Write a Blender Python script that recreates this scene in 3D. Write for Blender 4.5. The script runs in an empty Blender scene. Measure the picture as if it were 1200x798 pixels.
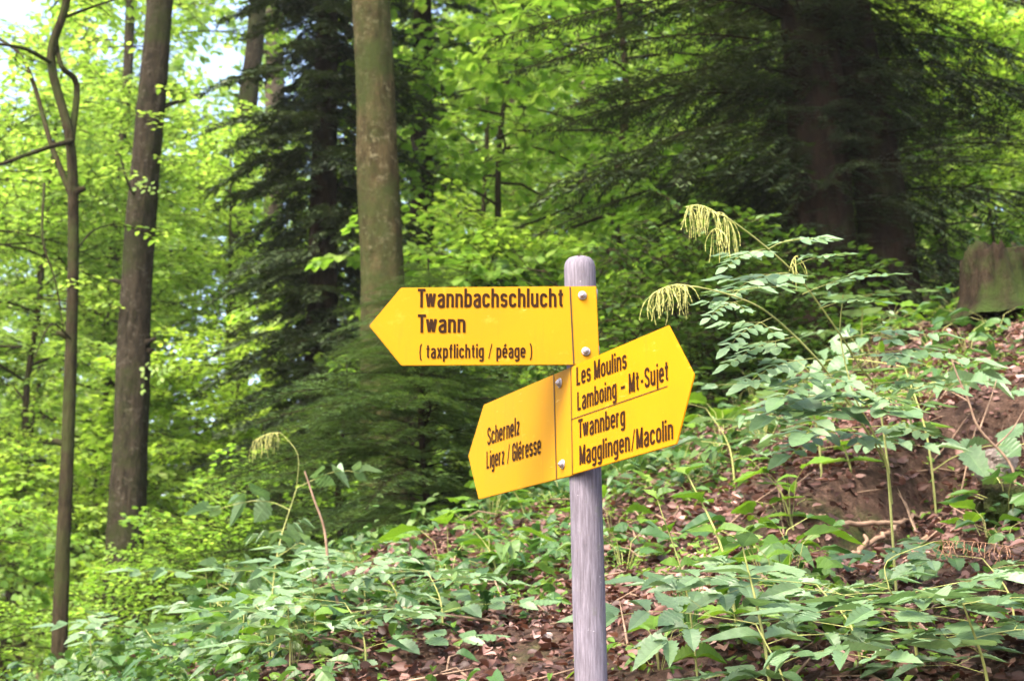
import bpy, math
import numpy as np
from mathutils import Vector, Matrix
R = math.radians
rng = np.random.default_rng(11)

# ---------------------------------------------------------------- camera, sky, sun, exposure
W, H, F = 1200.0, 798.0, 1667.0
PITCH = R(12.0)
EYE = np.array([0.0, 0.0, 1.6])
sc = bpy.context.scene
col = sc.collection
cam_d = bpy.data.cameras.new("camera"); cam = bpy.data.objects.new("camera", cam_d); col.objects.link(cam)
cam.location = EYE; cam.rotation_euler = (R(90) + PITCH, 0, 0)
cam_d.sensor_width = 36; cam_d.lens = 36 * F / W
cam_d.clip_start = 0.05; cam_d.clip_end = 2000
cam_d.dof.use_dof = True; cam_d.dof.focus_distance = 2.63; cam_d.dof.aperture_fstop = 8.0
sc.camera = cam
SUN_EL, SUN_AZ = R(53), R(-142)      # azimuth from +y towards +x; here front-left of the view
world = bpy.data.worlds.new("World"); sc.world = world; world.use_nodes = True
wn = world.node_tree; bg = wn.nodes['Background']
sky = wn.nodes.new('ShaderNodeTexSky'); sky.sky_type = 'NISHITA'; sky.sun_disc = False
sky.sun_elevation = SUN_EL; sky.sun_rotation = SUN_AZ; sky.dust_density = 6.0; sky.air_density = 1.0; sky.ozone_density = 1.0
wn.links.new(sky.outputs[0], bg.inputs[0]); bg.inputs[1].default_value = 0.15
sd = bpy.data.lights.new("sun", 'SUN'); sun = bpy.data.objects.new("sun", sd); col.objects.link(sun)
sd.energy = 1.15; sd.angle = R(24); sd.color = (1, .93, .8)
sdir = Vector((math.sin(SUN_AZ) * math.cos(SUN_EL), math.cos(SUN_AZ) * math.cos(SUN_EL), math.sin(SUN_EL)))
sun.rotation_euler = sdir.to_track_quat('Z', 'Y').to_euler()
sc.view_settings.view_transform = 'Standard'; sc.view_settings.look = 'None'
sc.view_settings.exposure = 2.48; sc.view_settings.gamma = 1
sc.cycles.max_bounces = 7; sc.cycles.diffuse_bounces = 4; sc.cycles.glossy_bounces = 2
sc.cycles.transmission_bounces = 4; sc.cycles.transparent_max_bounces = 4
sc.cycles.use_denoising = True

# ---------------------------------------------------------------- pixel <-> place
def ray(px, py):
    u = (px - W / 2) / F; v = (H / 2 - py) / F
    return np.array([u, math.cos(PITCH) - v * math.sin(PITCH), math.sin(PITCH) + v * math.cos(PITCH)])
def at(px, py, Y):
    d = ray(px, py); return EYE + d * (Y / d[1])

def S(a, b, t):
    t = np.clip((t - a) / (b - a), 0, 1); return t * t * (3 - 2 * t)
def nz(x, y, f, s):
    return (np.sin(x * f + 1.7 * np.sin(y * f * .7 + s) + s) * np.cos(y * f * .9 + 1.3 * np.sin(x * f * .6 - s) + 2 * s))
def ground(x, y):
    x = np.asarray(x, float); y = np.asarray(y, float)
    a = np.where(x > 1.2, .224 + .40 * (x - 1.2), .187 * x)
    a = np.where(x < -.5, -.0935 + .46 * (x + .5), a); a = np.where(x < -4.5, -1.93 + .08 * (x + 4.5), a); a = np.where(x > 14, 5.344 + .08 * (x - 14), a)
    yc = 5.8 + 1.1 * np.clip(x, 0, 2.2); b2 = .05 + .10 * S(-1, 4, x)
    z = a + .236 * np.minimum(y, yc) + b2 * np.clip(y - yc, 0, 45) - .866
    z = z - .85 * S(3.25, 2.2, y) * S(.6, .15, x)
    step = S(-.10, .10, (y - .30 * (x - 1.2)) - 4.6 - .12 * np.sin(x * 5)) - .5      # the little cut bank
    z = z + .24 * step * S(.65, 1.0, x) * S(3.4, 2.0, x)
    z = z + .05 * nz(x, y, 1.3, .4) + .022 * nz(x, y, 4.1, 2.2) + .25 * nz(x, y, .23, 1.2) * S(5, 16, y)
    z = z + .009 * nz(x, y, 13., 1.1) + .3 * S(-1.5, -6, x) * S(6, 10, y) * 0
    return z + 1.6
def hit(px, py, tmax=60):
    d = ray(px, py); t = np.linspace(1.6, tmax, 6000)
    P = EYE + d[None] * t[:, None]
    k = np.nonzero(P[:, 2] < ground(P[:, 0], P[:, 1]))[0]
    return P[k[0]] if len(k) else P[-1]

# ---------------------------------------------------------------- mesh kit (quads only)
class G:
    def __init__(s, V, Q, U=None, M=None):
        s.V = np.asarray(V, float).reshape(-1, 3); s.Q = np.asarray(Q, int).reshape(-1, 4)
        s.U = np.zeros((len(s.V), 2)) if U is None else np.asarray(U, float)
        s.M = np.zeros(len(s.Q), int) if M is None else np.asarray(M, int)
def join(gs):
    gs = [g for g in gs if g is not None and len(g.V)]
    off = np.cumsum([0] + [len(g.V) for g in gs])
    return G(np.concatenate([g.V for g in gs]), np.concatenate([g.Q + o for g, o in zip(gs, off)]),
             np.concatenate([g.U for g in gs]), np.concatenate([g.M for g in gs]))
def norm(a): return a / np.maximum(np.linalg.norm(a, axis=-1, keepdims=True), 1e-9)
def frames(P, D, N, Sc):
    P = np.atleast_2d(P).astype(float); k = len(P)
    D = norm(np.broadcast_to(np.atleast_2d(D), (k, 3)).astype(float)); N = np.broadcast_to(np.atleast_2d(N), (k, 3)).astype(float)
    N = N - D * (N * D).sum(1, keepdims=True); N = norm(N); B = np.cross(N, D)
    Sc = np.broadcast_to(np.atleast_1d(Sc).astype(float), (k,))[:, None]
    M = np.zeros((k, 4, 4)); M[:, :3, 0] = D * Sc; M[:, :3, 1] = B * Sc; M[:, :3, 2] = N * Sc; M[:, :3, 3] = P; M[:, 3, 3] = 1
    return M
def inst(g, M):
    k, n = len(M), len(g.V)
    if k == 0: return None
    V4 = np.c_[g.V, np.ones(n)]
    V = np.einsum('kij,nj->kni', M, V4)[:, :, :3].reshape(-1, 3)
    Q = (g.Q[None] + (np.arange(k) * n)[:, None, None]).reshape(-1, 4)
    return G(V, Q, np.tile(g.U, (k, 1)), np.tile(g.M, k))
def scatter(gs, M):
    pick = rng.integers(0, len(gs), len(M))
    return join([inst(g, M[pick == i]) for i, g in enumerate(gs)])
def tube(path, rad, n=6, mat=0, cap=False, wob=0):
    P = np.asarray(path, float); r = np.broadcast_to(np.asarray(rad, float), (len(P),))
    T = norm(np.gradient(P, axis=0)); ref = np.array([0, 0, 1.]) if abs(T[0, 2]) < .9 else np.array([1., 0, 0])
    A = norm(np.cross(T, ref)); B = np.cross(T, A)
    th = np.arange(n) / n * 2 * math.pi
    L = np.r_[0, np.cumsum(np.linalg.norm(np.diff(P, axis=0), axis=1))]
    rr = r[:, None] * np.ones(n)[None]
    if wob: rr = rr * (1 + wob * (np.sin(th * 3 + L[:, None] * 1.1) * .5 + np.sin(th * 5 - L[:, None] * 2.3 + 1) * .35 + np.sin(th * 2 + L[:, None] * 5.1) * .3)
        + (wob * .32 * (np.sin(th * 13 + 2.5 * np.sin(L[:, None] * 3.1)) * np.sin(L[:, None] * 9 + th * 2) + .7 * np.sin(th * 9 - L[:, None] * 17) * np.sin(L[:, None] * 6.3 + 1)) if n > 14 else 0))
    V = P[:, None] + (np.cos(th)[None, :, None] * A[:, None] + np.sin(th)[None, :, None] * B[:, None]) * rr[:, :, None]
    idx = np.arange(len(P) * n).reshape(len(P), n)
    a = idx[:-1]; b = np.roll(a, -1, 1); d = idx[1:]; c = np.roll(d, -1, 1)
    Q = np.stack([a, b, c, d], -1).reshape(-1, 4)
    U = np.stack([np.broadcast_to(th, (len(P), n)), np.broadcast_to(L[:, None], (len(P), n))], -1).reshape(-1, 2)
    V = V.reshape(-1, 3)
    if cap:
        k = len(V); V = np.r_[V, [P[-1]]]; U = np.r_[U, [[0, L[-1]]]]
        e = idx[-1]; Q = np.r_[Q, np.stack([e, np.roll(e, -1), np.full(n, k), np.full(n, k)], -1)[:0]]
        for i in range(0, n, 2): Q = np.r_[Q, [[e[i], e[(i + 1) % n], e[(i + 2) % n], k]]]
    return G(V, Q, U, np.full(len(Q), mat))
def smooth(pts, m=6):
    P = np.asarray(pts, float); k = len(P)
    if k < 3: return np.linspace(P[0], P[-1], m + 1)
    E = np.r_[[2 * P[0] - P[1]], P, [2 * P[-1] - P[-2]]]; out = []
    for i in range(1, k):
        p0, p1, p2, p3 = E[i - 1], E[i], E[i + 1], E[i + 2]
        for j in range(m):
            t = j / m
            out.append(.5 * (2 * p1 + (p2 - p0) * t + (2 * p0 - 5 * p1 + 4 * p2 - p3) * t * t + (3 * p1 - p0 - 3 * p2 + p3) * t ** 3))
    return np.array(out + [P[-1]])
def build(name, g, mats, parent=None, smooth_shade=False, origin=None):
    me = bpy.data.meshes.new(name)
    V = g.V if origin is None else g.V - np.asarray(origin)
    tri = (g.Q[:, 2] == g.Q[:, 3])
    me.vertices.add(len(V)); me.vertices.foreach_set('co', V.astype(np.float32).ravel())
    n = len(g.Q); me.loops.add(n * 4); me.loops.foreach_set('vertex_index', g.Q.astype(np.int32).ravel())
    me.polygons.add(n); me.polygons.foreach_set('loop_start', (np.arange(n) * 4).astype(np.int32))
    me.polygons.foreach_set('material_index', g.M.astype(np.int32))
    me.polygons.foreach_set('use_smooth', np.full(n, smooth_shade))
    uv = me.uv_layers.new(name='uv'); uv.data.foreach_set('uv', g.U[g.Q.ravel()].astype(np.float32).ravel())
    for m in (mats if isinstance(mats, (list, tuple)) else [mats]): me.materials.append(m)
    me.update(calc_edges=True)
    o = bpy.data.objects.new(name, me); col.objects.link(o)
    if origin is not None: o.location = origin
    if parent: o.parent = parent
    return o
def tag(o, label=None, cat=None, group=None, kind=None):
    if label: o['label'] = label
    if cat: o['category'] = cat
    if group: o['group'] = group
    if kind: o['kind'] = kind
    return o
def empty(name, loc, label=None, cat=None, group=None):
    o = bpy.data.objects.new(name, None); col.objects.link(o); o.location = loc; o.empty_display_size = .1
    return tag(o, label, cat, group)
def copy_tree(o, parent=None):
    c = o.copy(); col.objects.link(c); c.parent = parent
    for ch in list(o.children): copy_tree(ch, c)
    return c

# ---------------------------------------------------------------- materials
class NT:
    def __init__(s, name):
        s.m = bpy.data.materials.new(name); s.m.use_nodes = True; s.t = s.m.node_tree; s.t.nodes.clear()
        s.out = s.n('OutputMaterial')
    def n(s, kind, **kw):
        o = s.t.nodes.new('ShaderNode' + kind)
        for k, v in kw.items():
            if hasattr(o, k) and not isinstance(v, tuple): setattr(o, k, v)
        return o
    def l(s, a, b): s.t.links.new(a, b)
    def ramp(s, fac, stops, interp='LINEAR'):
        r = s.n('ValToRGB'); r.color_ramp.interpolation = interp; e = r.color_ramp.elements
        while len(e) < len(stops): e.new(.5)
        for i, (p, c) in enumerate(stops): e[i].position = p; e[i].color = (*c, 1)
        s.l(fac, r.inputs[0]); return r.outputs[0]
    def noise(s, scale, detail=4, rough=.6, vec=None, coord='Object', sc3=None):
        if vec is None:
            tc = s.n('TexCoord'); vec = tc.outputs[coord]
        if sc3:
            mp = s.n('Mapping'); mp.inputs['Scale'].default_value = sc3; s.l(vec, mp.inputs[0]); vec = mp.outputs[0]
        x = s.n('TexNoise'); x.inputs['Scale'].default_value = scale; x.inputs['Detail'].default_value = detail
        x.inputs['Roughness'].default_value = rough; s.l(vec, x.inputs['Vector']); return x.outputs['Fac']
    def mix(s, f, a, b, mode='MIX'):
        x = s.n('Mix'); x.data_type = 'RGBA'; x.blend_type = mode
        for inp, v in ((x.inputs[0], f), (x.inputs[6], a), (x.inputs[7], b)):
            if isinstance(v, (int, float)): inp.default_value = v
            elif isinstance(v, tuple): inp.default_value = (*v, 1)
            else: s.l(v, inp)
        return x.outputs[2]
    def math(s, op, a, b=0.0, c=None):
        x = s.n('Math'); x.operation = op
        for i, v in enumerate([a, b] + ([c] if c is not None else [])):
            if isinstance(v, (int, float)): x.inputs[i].default_value = v
            else: s.l(v, x.inputs[i])
        return x.outputs[0]
    def princ(s, colr, rough=.6, spec=.3, metal=0, bump=None, bs=.3, bd=.01):
        p = s.n('BsdfPrincipled')
        if isinstance(colr, tuple): p.inputs['Base Color'].default_value = (*colr, 1)
        else: s.l(colr, p.inputs['Base Color'])
        if isinstance(rough, (int, float)): p.inputs['Roughness'].default_value = rough
        else: s.l(rough, p.inputs['Roughness'])
        p.inputs['Specular IOR Level'].default_value = spec; p.inputs['Metallic'].default_value = metal
        if bump is not None:
            b = s.n('Bump'); b.inputs['Strength'].default_value = bs; b.inputs['Distance'].default_value = bd
            s.l(bump, b.inputs['Height']); s.l(b.outputs[0], p.inputs['Normal'])
        return p
    def done(s, sh): s.l(sh, s.out.inputs[0]); return s.m
def leaf_mat(name, stops, trans=.45, rough=.45, spec=.4, veins=False, tcol=(1.35, 1.25, .55), patch=.8):
    t = NT(name); geo = t.n('NewGeometry'); ri = geo.outputs['Random Per Island']
    big = t.noise(patch, 2, coord='Object')
    f = t.math('ADD', t.math('MULTIPLY', ri, .65), t.math('MULTIPLY', t.math('SUBTRACT', big, .25), .7))
    c = t.ramp(f, stops); bump = None
    if veins:
        uv = t.n('UVMap'); sx = t.n('SeparateXYZ'); t.l(uv.outputs[0], sx.inputs[0])
        ay = t.math('ABSOLUTE', sx.outputs[1])
        w = t.math('FRACT', t.math('MULTIPLY', t.math('SUBTRACT', sx.outputs[0], t.math('MULTIPLY', ay, 1.1)), 9.0))
        side = t.math('LESS_THAN', t.math('ABSOLUTE', t.math('SUBTRACT', w, .5)), .09)
        mid = t.math('LESS_THAN', ay, .012)
        v = t.math('MAXIMUM', t.math('MULTIPLY', side, .55), mid)
        c = t.mix(t.math('MULTIPLY', v, .35), c, t.mix(1.0, c, (1.5, 1.5, 1.3), 'MULTIPLY'))
        fleck = t.noise(60, 3, coord='Object'); c = t.mix(.35, c, t.mix(1.0, c, t.ramp(fleck, [(.3, (.6, .6, .6)), (.7, (1.3, 1.3, 1.3))]), 'MULTIPLY'))
        bump = t.math('SUBTRACT', 1.0, v)
    p = t.princ(c, rough, spec, bump=bump, bs=.5, bd=.002)
    tr = t.n('BsdfTranslucent'); t.l(t.mix(1.0, c, tcol, 'MULTIPLY'), tr.inputs[0])
    mx = t.n('MixShader'); mx.inputs[0].default_value = trans; t.l(p.outputs[0], mx.inputs[1]); t.l(tr.outputs[0], mx.inputs[2])
    return t.done(mx.outputs[0])
def bark_mat(name, dark, light, moss=None, mossamt=.5, vs=7, hs=30, spots=None, bs=.8, bd=.02):
    t = NT(name)
    n1 = t.noise(1.0, 6, .7, sc3=(hs, hs, vs)); n2 = t.noise(3.0, 4); n3 = t.noise(30, 6, .75)
    c = t.ramp(n1, [(.32, dark), (.68, light)])
    c = t.mix(t.math('MULTIPLY', n3, .55), c, t.mix(1.0, c, t.ramp(n2, [(.3, (.45, .45, .45)), (.7, (1.35, 1.3, 1.2))]), 'MULTIPLY'))
    if spots: c = t.mix(t.ramp(t.noise(16, 6, .8), [(.55, (0, 0, 0)), (.62, (1, 1, 1))]), c, spots)
    if moss: c = t.mix(t.ramp(t.noise(1.9, 6, .7), [(.62 - .3 * mossamt, (0, 0, 0)), (.72 - .2 * mossamt, (1, 1, 1))]), c, moss)
    h = t.math('ADD', n1, t.math('MULTIPLY', n3, .4))
    return t.done(t.princ(c, .9, .06, bump=h, bs=bs, bd=bd).outputs[0])
def plain(name, a, b, scale=8, rough=.7, spec=.3, bump=.3, metal=0, bd=.005):
    t = NT(name); n = t.noise(scale, 5); return t.done(t.princ(t.ramp(n, [(.3, a), (.7, b)]), rough, spec, metal, bump=n, bs=bump, bd=bd).outputs[0])

M = {}
M['beech'] = leaf_mat('beech_leaf', [(.1, (.09, .175, .025)), (.45, (.18, .30, .05)), (.9, (.30, .42, .10))], .55, .5, .3, tcol=(1.65, 1.6, .95))
M['bright'] = leaf_mat('painted_sunlit_beech_leaf', [(.1, (.14, .24, .03)), (.45, (.24, .37, .055)), (.9, (.36, .48, .10))], .55, .5, .3, tcol=(1.6, 1.6, .9))  # lighter copy of the beech leaf, brightness of lit saplings painted in
M['maple'] = leaf_mat('maple_leaf', [(.1, (.09, .185, .025)), (.5, (.19, .33, .05)), (.9, (.31, .43, .10))], .55, .45, .35, tcol=(1.6, 1.6, .9))
M['shade'] = leaf_mat('painted_shade_leaf', [(.1, (.03, .075, .015)), (.5, (.055, .12, .02)), (.9, (.10, .18, .035))], .4, .45, .4)  # darker leaf green, the shade on the low bushes put into the colour
M['herb'] = leaf_mat('herb_leaf', [(.1, (.025, .07, .018)), (.5, (.055, .125, .03)), (.9, (.13, .20, .05))], .35, .42, .5, veins=True, tcol=(1.2, 1.25, .6), patch=2)
M['fresh'] = leaf_mat('fresh_green_leaf', [(.1, (.05, .12, .012)), (.5, (.10, .20, .02)), (.9, (.20, .29, .04))], .4, .45, .4, veins=True, tcol=(1.3, 1.3, .6), patch=2)
M['goats'] = leaf_mat('goatsbeard_leaf', [(.1, (.065, .125, .048)), (.5, (.12, .20, .09)), (.9, (.22, .31, .17))], .3, .42, .55, veins=True, tcol=(1.1, 1.2, .7), patch=2)
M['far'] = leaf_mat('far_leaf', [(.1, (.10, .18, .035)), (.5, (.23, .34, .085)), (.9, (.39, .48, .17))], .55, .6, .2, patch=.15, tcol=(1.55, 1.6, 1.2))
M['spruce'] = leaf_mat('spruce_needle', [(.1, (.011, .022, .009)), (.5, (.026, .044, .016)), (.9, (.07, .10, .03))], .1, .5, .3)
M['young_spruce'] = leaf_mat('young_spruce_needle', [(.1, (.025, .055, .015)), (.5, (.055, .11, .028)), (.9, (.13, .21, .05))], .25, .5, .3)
M['litter'] = leaf_mat('dead_leaf', [(.05, (.022, .009, .006)), (.4, (.065, .028, .020)), (.7, (.17, .085, .066)), (.95, (.46, .30, .26))], .2, .55, .4, tcol=(1.2, .9, .6), patch=6)
M['stem'] = plain('green_stem', (.20, .22, .06), (.32, .32, .11), 30)
M['twig'] = plain('dry_twig', (.10, .06, .035), (.27, .18, .12), 25, bump=.6)
M['tassel'] = plain('seed_tassel', (.22, .23, .05), (.40, .39, .13), 60)
M['browntassel'] = plain('dry_tassel', (.14, .07, .04), (.25, .14, .08), 60)
M['bark_grey'] = bark_mat('grey_brown_bark', (.010, .008, .005), (.055, .044, .030), (.030, .036, .012), .45, bs=1, bd=.05, spots=(.09, .078, .055))
M['bark_mottled'] = bark_mat('mottled_lichen_bark', (.018, .014, .006), (.11, .085, .040), (.045, .056, .016), .6, vs=5, hs=16, spots=(.19, .165, .095), bs=1., bd=.05)  # mottled bark with pale lichen spots and moss
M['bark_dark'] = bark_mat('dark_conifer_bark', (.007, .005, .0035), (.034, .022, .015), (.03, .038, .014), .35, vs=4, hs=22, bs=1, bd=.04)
M['bark_slim'] = bark_mat('slim_trunk_bark', (.014, .011, .006), (.05, .039, .022), (.035, .043, .013), .5, vs=10, hs=50)
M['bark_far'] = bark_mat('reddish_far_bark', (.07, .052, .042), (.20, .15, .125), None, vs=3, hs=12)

def soil():
    t = NT('forest_soil'); n = t.noise(3, 8, .7); n2 = t.noise(40, 6, .7); n3 = t.noise(150, 3)
    c = t.ramp(n2, [(.3, (.030, .017, .011)), (.5, (.075, .042, .028)), (.7, (.16, .10, .072))])
    c = t.mix(t.ramp(n, [(.52, (0, 0, 0)), (.66, (1, 1, 1))]), c, t.ramp(n2, [(.3, (.02, .03, .008)), (.7, (.07, .085, .02))]))
    return t.done(t.princ(c, .9, .2, bump=t.math('ADD', n2, t.math('MULTIPLY', n3, .5)), bs=1, bd=.03).outputs[0])
M['soil'] = soil()
def yellow():
    t = NT('yellow_sign_paint'); n = t.noise(5, 5, .6); n2 = t.noise(90, 3, .7)
    c = t.ramp(n, [(.3, (.330, .156, .0002)), (.7, (.372, .178, .0003))])
    sp = t.ramp(n2, [(.74, (0, 0, 0)), (.80, (1, 1, 1))]); c = t.mix(t.math('MULTIPLY', sp, .35), c, (.35, .2, .03))
    c = t.mix(t.math('MULTIPLY', t.ramp(t.noise(26, 4, .7, sc3=(1, 1, 1)), [(.60, (0, 0, 0)), (.75, (1, 1, 1))]), .12), c, (.9, .62, .12))
    st = t.ramp(t.noise(1.0, 5, .7, sc3=(55, 55, 5)), [(.55, (0, 0, 0)), (.72, (1, 1, 1))])      # faint rain streaks
    c = t.mix(t.math('MULTIPLY', st, .22), c, (.20, .105, .01))
    sc_ = t.ramp(t.noise(1.0, 3, .6, sc3=(18, 18, 160)), [(.70, (0, 0, 0)), (.73, (1, 1, 1))]); c = t.mix(t.math('MULTIPLY', sc_, .30), c, (.55, .42, .16))
    return t.done(t.princ(c, t.ramp(n, [(.3, (.55,) * 3), (.7, (.65,) * 3)]), .12, bump=n2, bs=.06, bd=.001).outputs[0])
M['yellow'] = yellow()
M['ink'] = plain('dark_brown_lettering', (.016, .006, .002), (.032, .013, .004), 120, .8, .08, .05)
M['line'] = plain('dark_line_paint', (.03, .016, .006), (.05, .026, .01), 120, .6, .2, .05)
M['metal'] = plain('weathered_bolt_steel', (.16, .13, .13), (.55, .50, .52), 420, .45, .5, .4, .75, .001)
M['clamp'] = plain('dull_zinc_clamp', (.20, .18, .18), (.32, .30, .30), 60, .5, .5, .3, .6)
def postm():
    t = NT('weathered_lilac_grey_wood')
    g = t.noise(1.0, 8, .75, sc3=(260, 260, 16)); b = t.noise(9, 5, .6, sc3=(1, 1, .5)); d = t.noise(70, 5, .75)
    c = t.ramp(g, [(.28, (.055, .047, .054)), (.5, (.130, .116, .138)), (.75, (.235, .215, .25))])
    c = t.mix(.55, c, t.mix(1.0, c, t.ramp(b, [(.3, (.55, .50, .50)), (.7, (1.3, 1.28, 1.35))]), 'MULTIPLY'))
    c = t.mix(t.math('MULTIPLY', t.ramp(d, [(.60, (0, 0, 0)), (.72, (1, 1, 1))]), .45), c, (.14, .11, .10))
    c = t.mix(t.math('MULTIPLY', t.ramp(t.noise(48, 4, .8), [(.66, (0, 0, 0)), (.74, (1, 1, 1))]), .5), c, (.62, .58, .62))
    cr = t.ramp(t.noise(1.0, 4, .6, sc3=(150, 150, 4.5)), [(.66, (0, 0, 0)), (.69, (1, 1, 1))]); c = t.mix(t.math('MULTIPLY', cr, .75), c, (.03, .024, .022))
    lc = t.ramp(t.noise(34, 5, .75), [(.58, (0, 0, 0)), (.66, (1, 1, 1))]); c = t.mix(t.math('MULTIPLY', lc, .4), c, (.10, .105, .075))
    return t.done(t.princ(c, .8, .25, bump=t.math('SUBTRACT', g, cr), bs=.5, bd=.003).outputs[0])
M['post'] = postm()
M['rock'] = bark_mat('pale_pinkish_rock', (.16, .12, .11), (.48, .40, .37), (.05, .065, .02), .25, vs=9, hs=9)
M['mossrock'] = bark_mat('mossy_rock', (.008, .006, .004), (.045, .032, .020), (.035, .055, .012), .62, vs=7, hs=26, bs=1, bd=.05)

# ---------------------------------------------------------------- ground
def terrain():
    n = 520; u = np.linspace(-1, 1, n)
    xs = 3 * np.sinh(u * 4.7) / np.sinh(1.0) * .85 + .5; v = np.linspace(0, 1, n)
    ys = -30 + 33.5 * np.minimum(v / .1, 1) ** .5 * 0 + 0
    ys = 4 + np.sinh(np.linspace(-2.6, 4.6, n)) * 3.2
    X, Y = np.meshgrid(xs, ys); Z = ground(X, Y)
    V = np.stack([X, Y, Z], -1).reshape(-1, 3); i = np.arange(n * n).reshape(n, n)
    Q = np.stack([i[:-1, :-1], i[:-1, 1:], i[1:, 1:], i[1:, :-1]], -1).reshape(-1, 4)
    o = build('ground', G(V, Q, V[:, :2]), M['soil'], smooth_shade=True); tag(o, kind='structure')
    o['label'] = 'sloping forest floor of dark brown soil'
terrain()

# ---------------------------------------------------------------- leaf templates
def leaf_simple(w=.55, fold=.10, droop=.10):
    V = [(0, 0, 0), (.32, -w / 2, fold), (.72, -w * .36, fold * .6 - droop * .5), (1, 0, -droop), (.72, w * .36, fold * .6 - droop * .5), (.32, w / 2, fold), (.5, 0, 0)]
    Q = [(0, 1, 2, 6), (6, 2, 3, 3), (0, 6, 4, 5), (6, 3, 4, 4)]
    Q = [(0, 1, 2, 3), (0, 3, 4, 5)]
    V = np.array(V[:6]); return G(V, Q, V[:, :2])
def leaf_fine(w=.5, k=9, serr=.05, fold=.12, droop=.22, peak=.38, curl=.0, lobes=0):
    t = np.linspace(0, 1, k + 1)
    prof = np.where(t < peak, np.sin(t / peak * math.pi / 2) ** .8, np.cos((t - peak) / (1 - peak) * math.pi / 2) ** .9) * w / 2
    if lobes: prof = prof * (1 + lobes * np.cos(t * math.pi * 5))
    prof[1:-1] *= 1 + serr * 1.6 * np.where(np.arange(1, k) % 2, 1, -1)
    prof[-1] = 0; prof[0] = .01
    zc = -droop * t ** 2 + .03 * np.sin(t * 7)
    mid = np.stack([t, 0 * t, zc], 1)
    L = np.stack([t - .03 * (np.arange(k + 1) % 2), prof, zc + fold * prof / w * 2 - curl * prof ** 2 * 4], 1)
    Rr = L * [1, -1, 1]
    V = np.r_[mid, L, Rr]; m = k + 1; Q = []
    for i in range(k):
        Q += [(i, i + 1, m + i + 1, m + i), (i, 2 * m + i, 2 * m + i + 1, i + 1)]
    return G(V, Q, V[:, :2])
BL = [leaf_simple(.6, .06, .12), leaf_simple(.52, .14, .05), leaf_simple(.66, .03, .2)]
def leaf_maple():      # five blunt lobes
    a = np.radians([0, 22, 42, 62, 85, 110, 150]); r = np.array([1, .6, .86, .52, .66, .42, .3])
    a2 = np.r_[a, -a[1:][::-1]]; r2 = np.r_[r, r[1:][::-1]]
    P = np.stack([.35 + r2 * np.cos(a2) * .62, r2 * np.sin(a2) * .7, -.12 * r2 ** 2], 1)
    V = np.r_[[[.3, 0, .02]], P, [[0, 0, 0]]]; n = len(P); Q = []
    for i in range(0, n - 1, 2): Q.append((0, 1 + i, 2 + i, 3 + i if i + 3 <= n else n))
    Q = [q for q in Q if len(set(q)) == 4]
    Q.append((0, n, 1, 1)) if False else None
    return G(V, Q, V[:, :2])
ML = [leaf_maple(), leaf_simple(.75, .04, .15)]
FL = [leaf_fine(.5, 14, .085), leaf_fine(.44, 14, .09, droop=.32, fold=.2), leaf_fine(.58, 14, .08, droop=.12, curl=.3)]
HL = [leaf_fine(.62, 10, .07, .10, .18), leaf_fine(.72, 8, .05, .05, .25, curl=.4), leaf_fine(.5, 10, .03, .16, .35)]

def spray(L=.6, leaf=.075, leaves=BL, n=11, droopy=.15, twigs=True, mat_leaf=0, mat_twig=1, ang=55, flat=.25):
    gs = []; P = []; D = []; N = []; Sc = []
    def line(p0, d0, ln, k, depth):
        d = d0.copy(); pts = [p0]
        for i in range(k):
            d = norm(d + [0, 0, -droopy / k] + rng.normal(0, .09, 3) * [1, 1, .5]); pts.append(pts[-1] + d * ln / k)
            side = 1 if i % 2 else -1
            a = R(ang + rng.uniform(-15, 15)) * side
            ld = np.array([d[0] * math.cos(a) - d[1] * math.sin(a), d[0] * math.sin(a) + d[1] * math.cos(a), d[2] - .1 + rng.normal(0, flat * .6)])
            P.append(pts[-1]); D.append(ld); N.append(np.array([rng.normal(0, flat), rng.normal(0, flat), 1])); Sc.append(leaf * rng.uniform(.7, 1.2))
            if depth == 0 and i % 2 == 1 and i < k - 1 and twigs:
                a = R(rng.uniform(35, 60)) * (-side)
                sd_ = np.array([d[0] * math.cos(a) - d[1] * math.sin(a), d[0] * math.sin(a) + d[1] * math.cos(a), d[2]])
                line(pts[-1], norm(sd_), ln * (1 - i / k) * .6 + .06, max(3, int(k * (1 - i / k) * .6)), 1)
        P.append(pts[-1]); D.append(d); N.append(np.array([0, 0, 1.])); Sc.append(leaf)
        gs.append(tube([pts[0], pts[len(pts) // 2], pts[-1]], [.004, .003, .001], 3, mat_twig))
    line(np.zeros(3), np.array([1., 0, .1]), L, n, 0)
    g = scatter(leaves, frames(P, D, N, Sc)); g.M[:] = mat_leaf
    return join([g] + gs)
SPR = [spray() for _ in range(4)]
SPR_M = [spray(.65, .105, ML, 8, .25, ang=60, flat=.35) for _ in range(4)]
SPR_S = [spray(.38, .055, BL, 8) for _ in range(3)]
SPR_F = [spray(1.2, .19, BL, 7, .3, flat=.5, twigs=True) for _ in range(4)]

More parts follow.
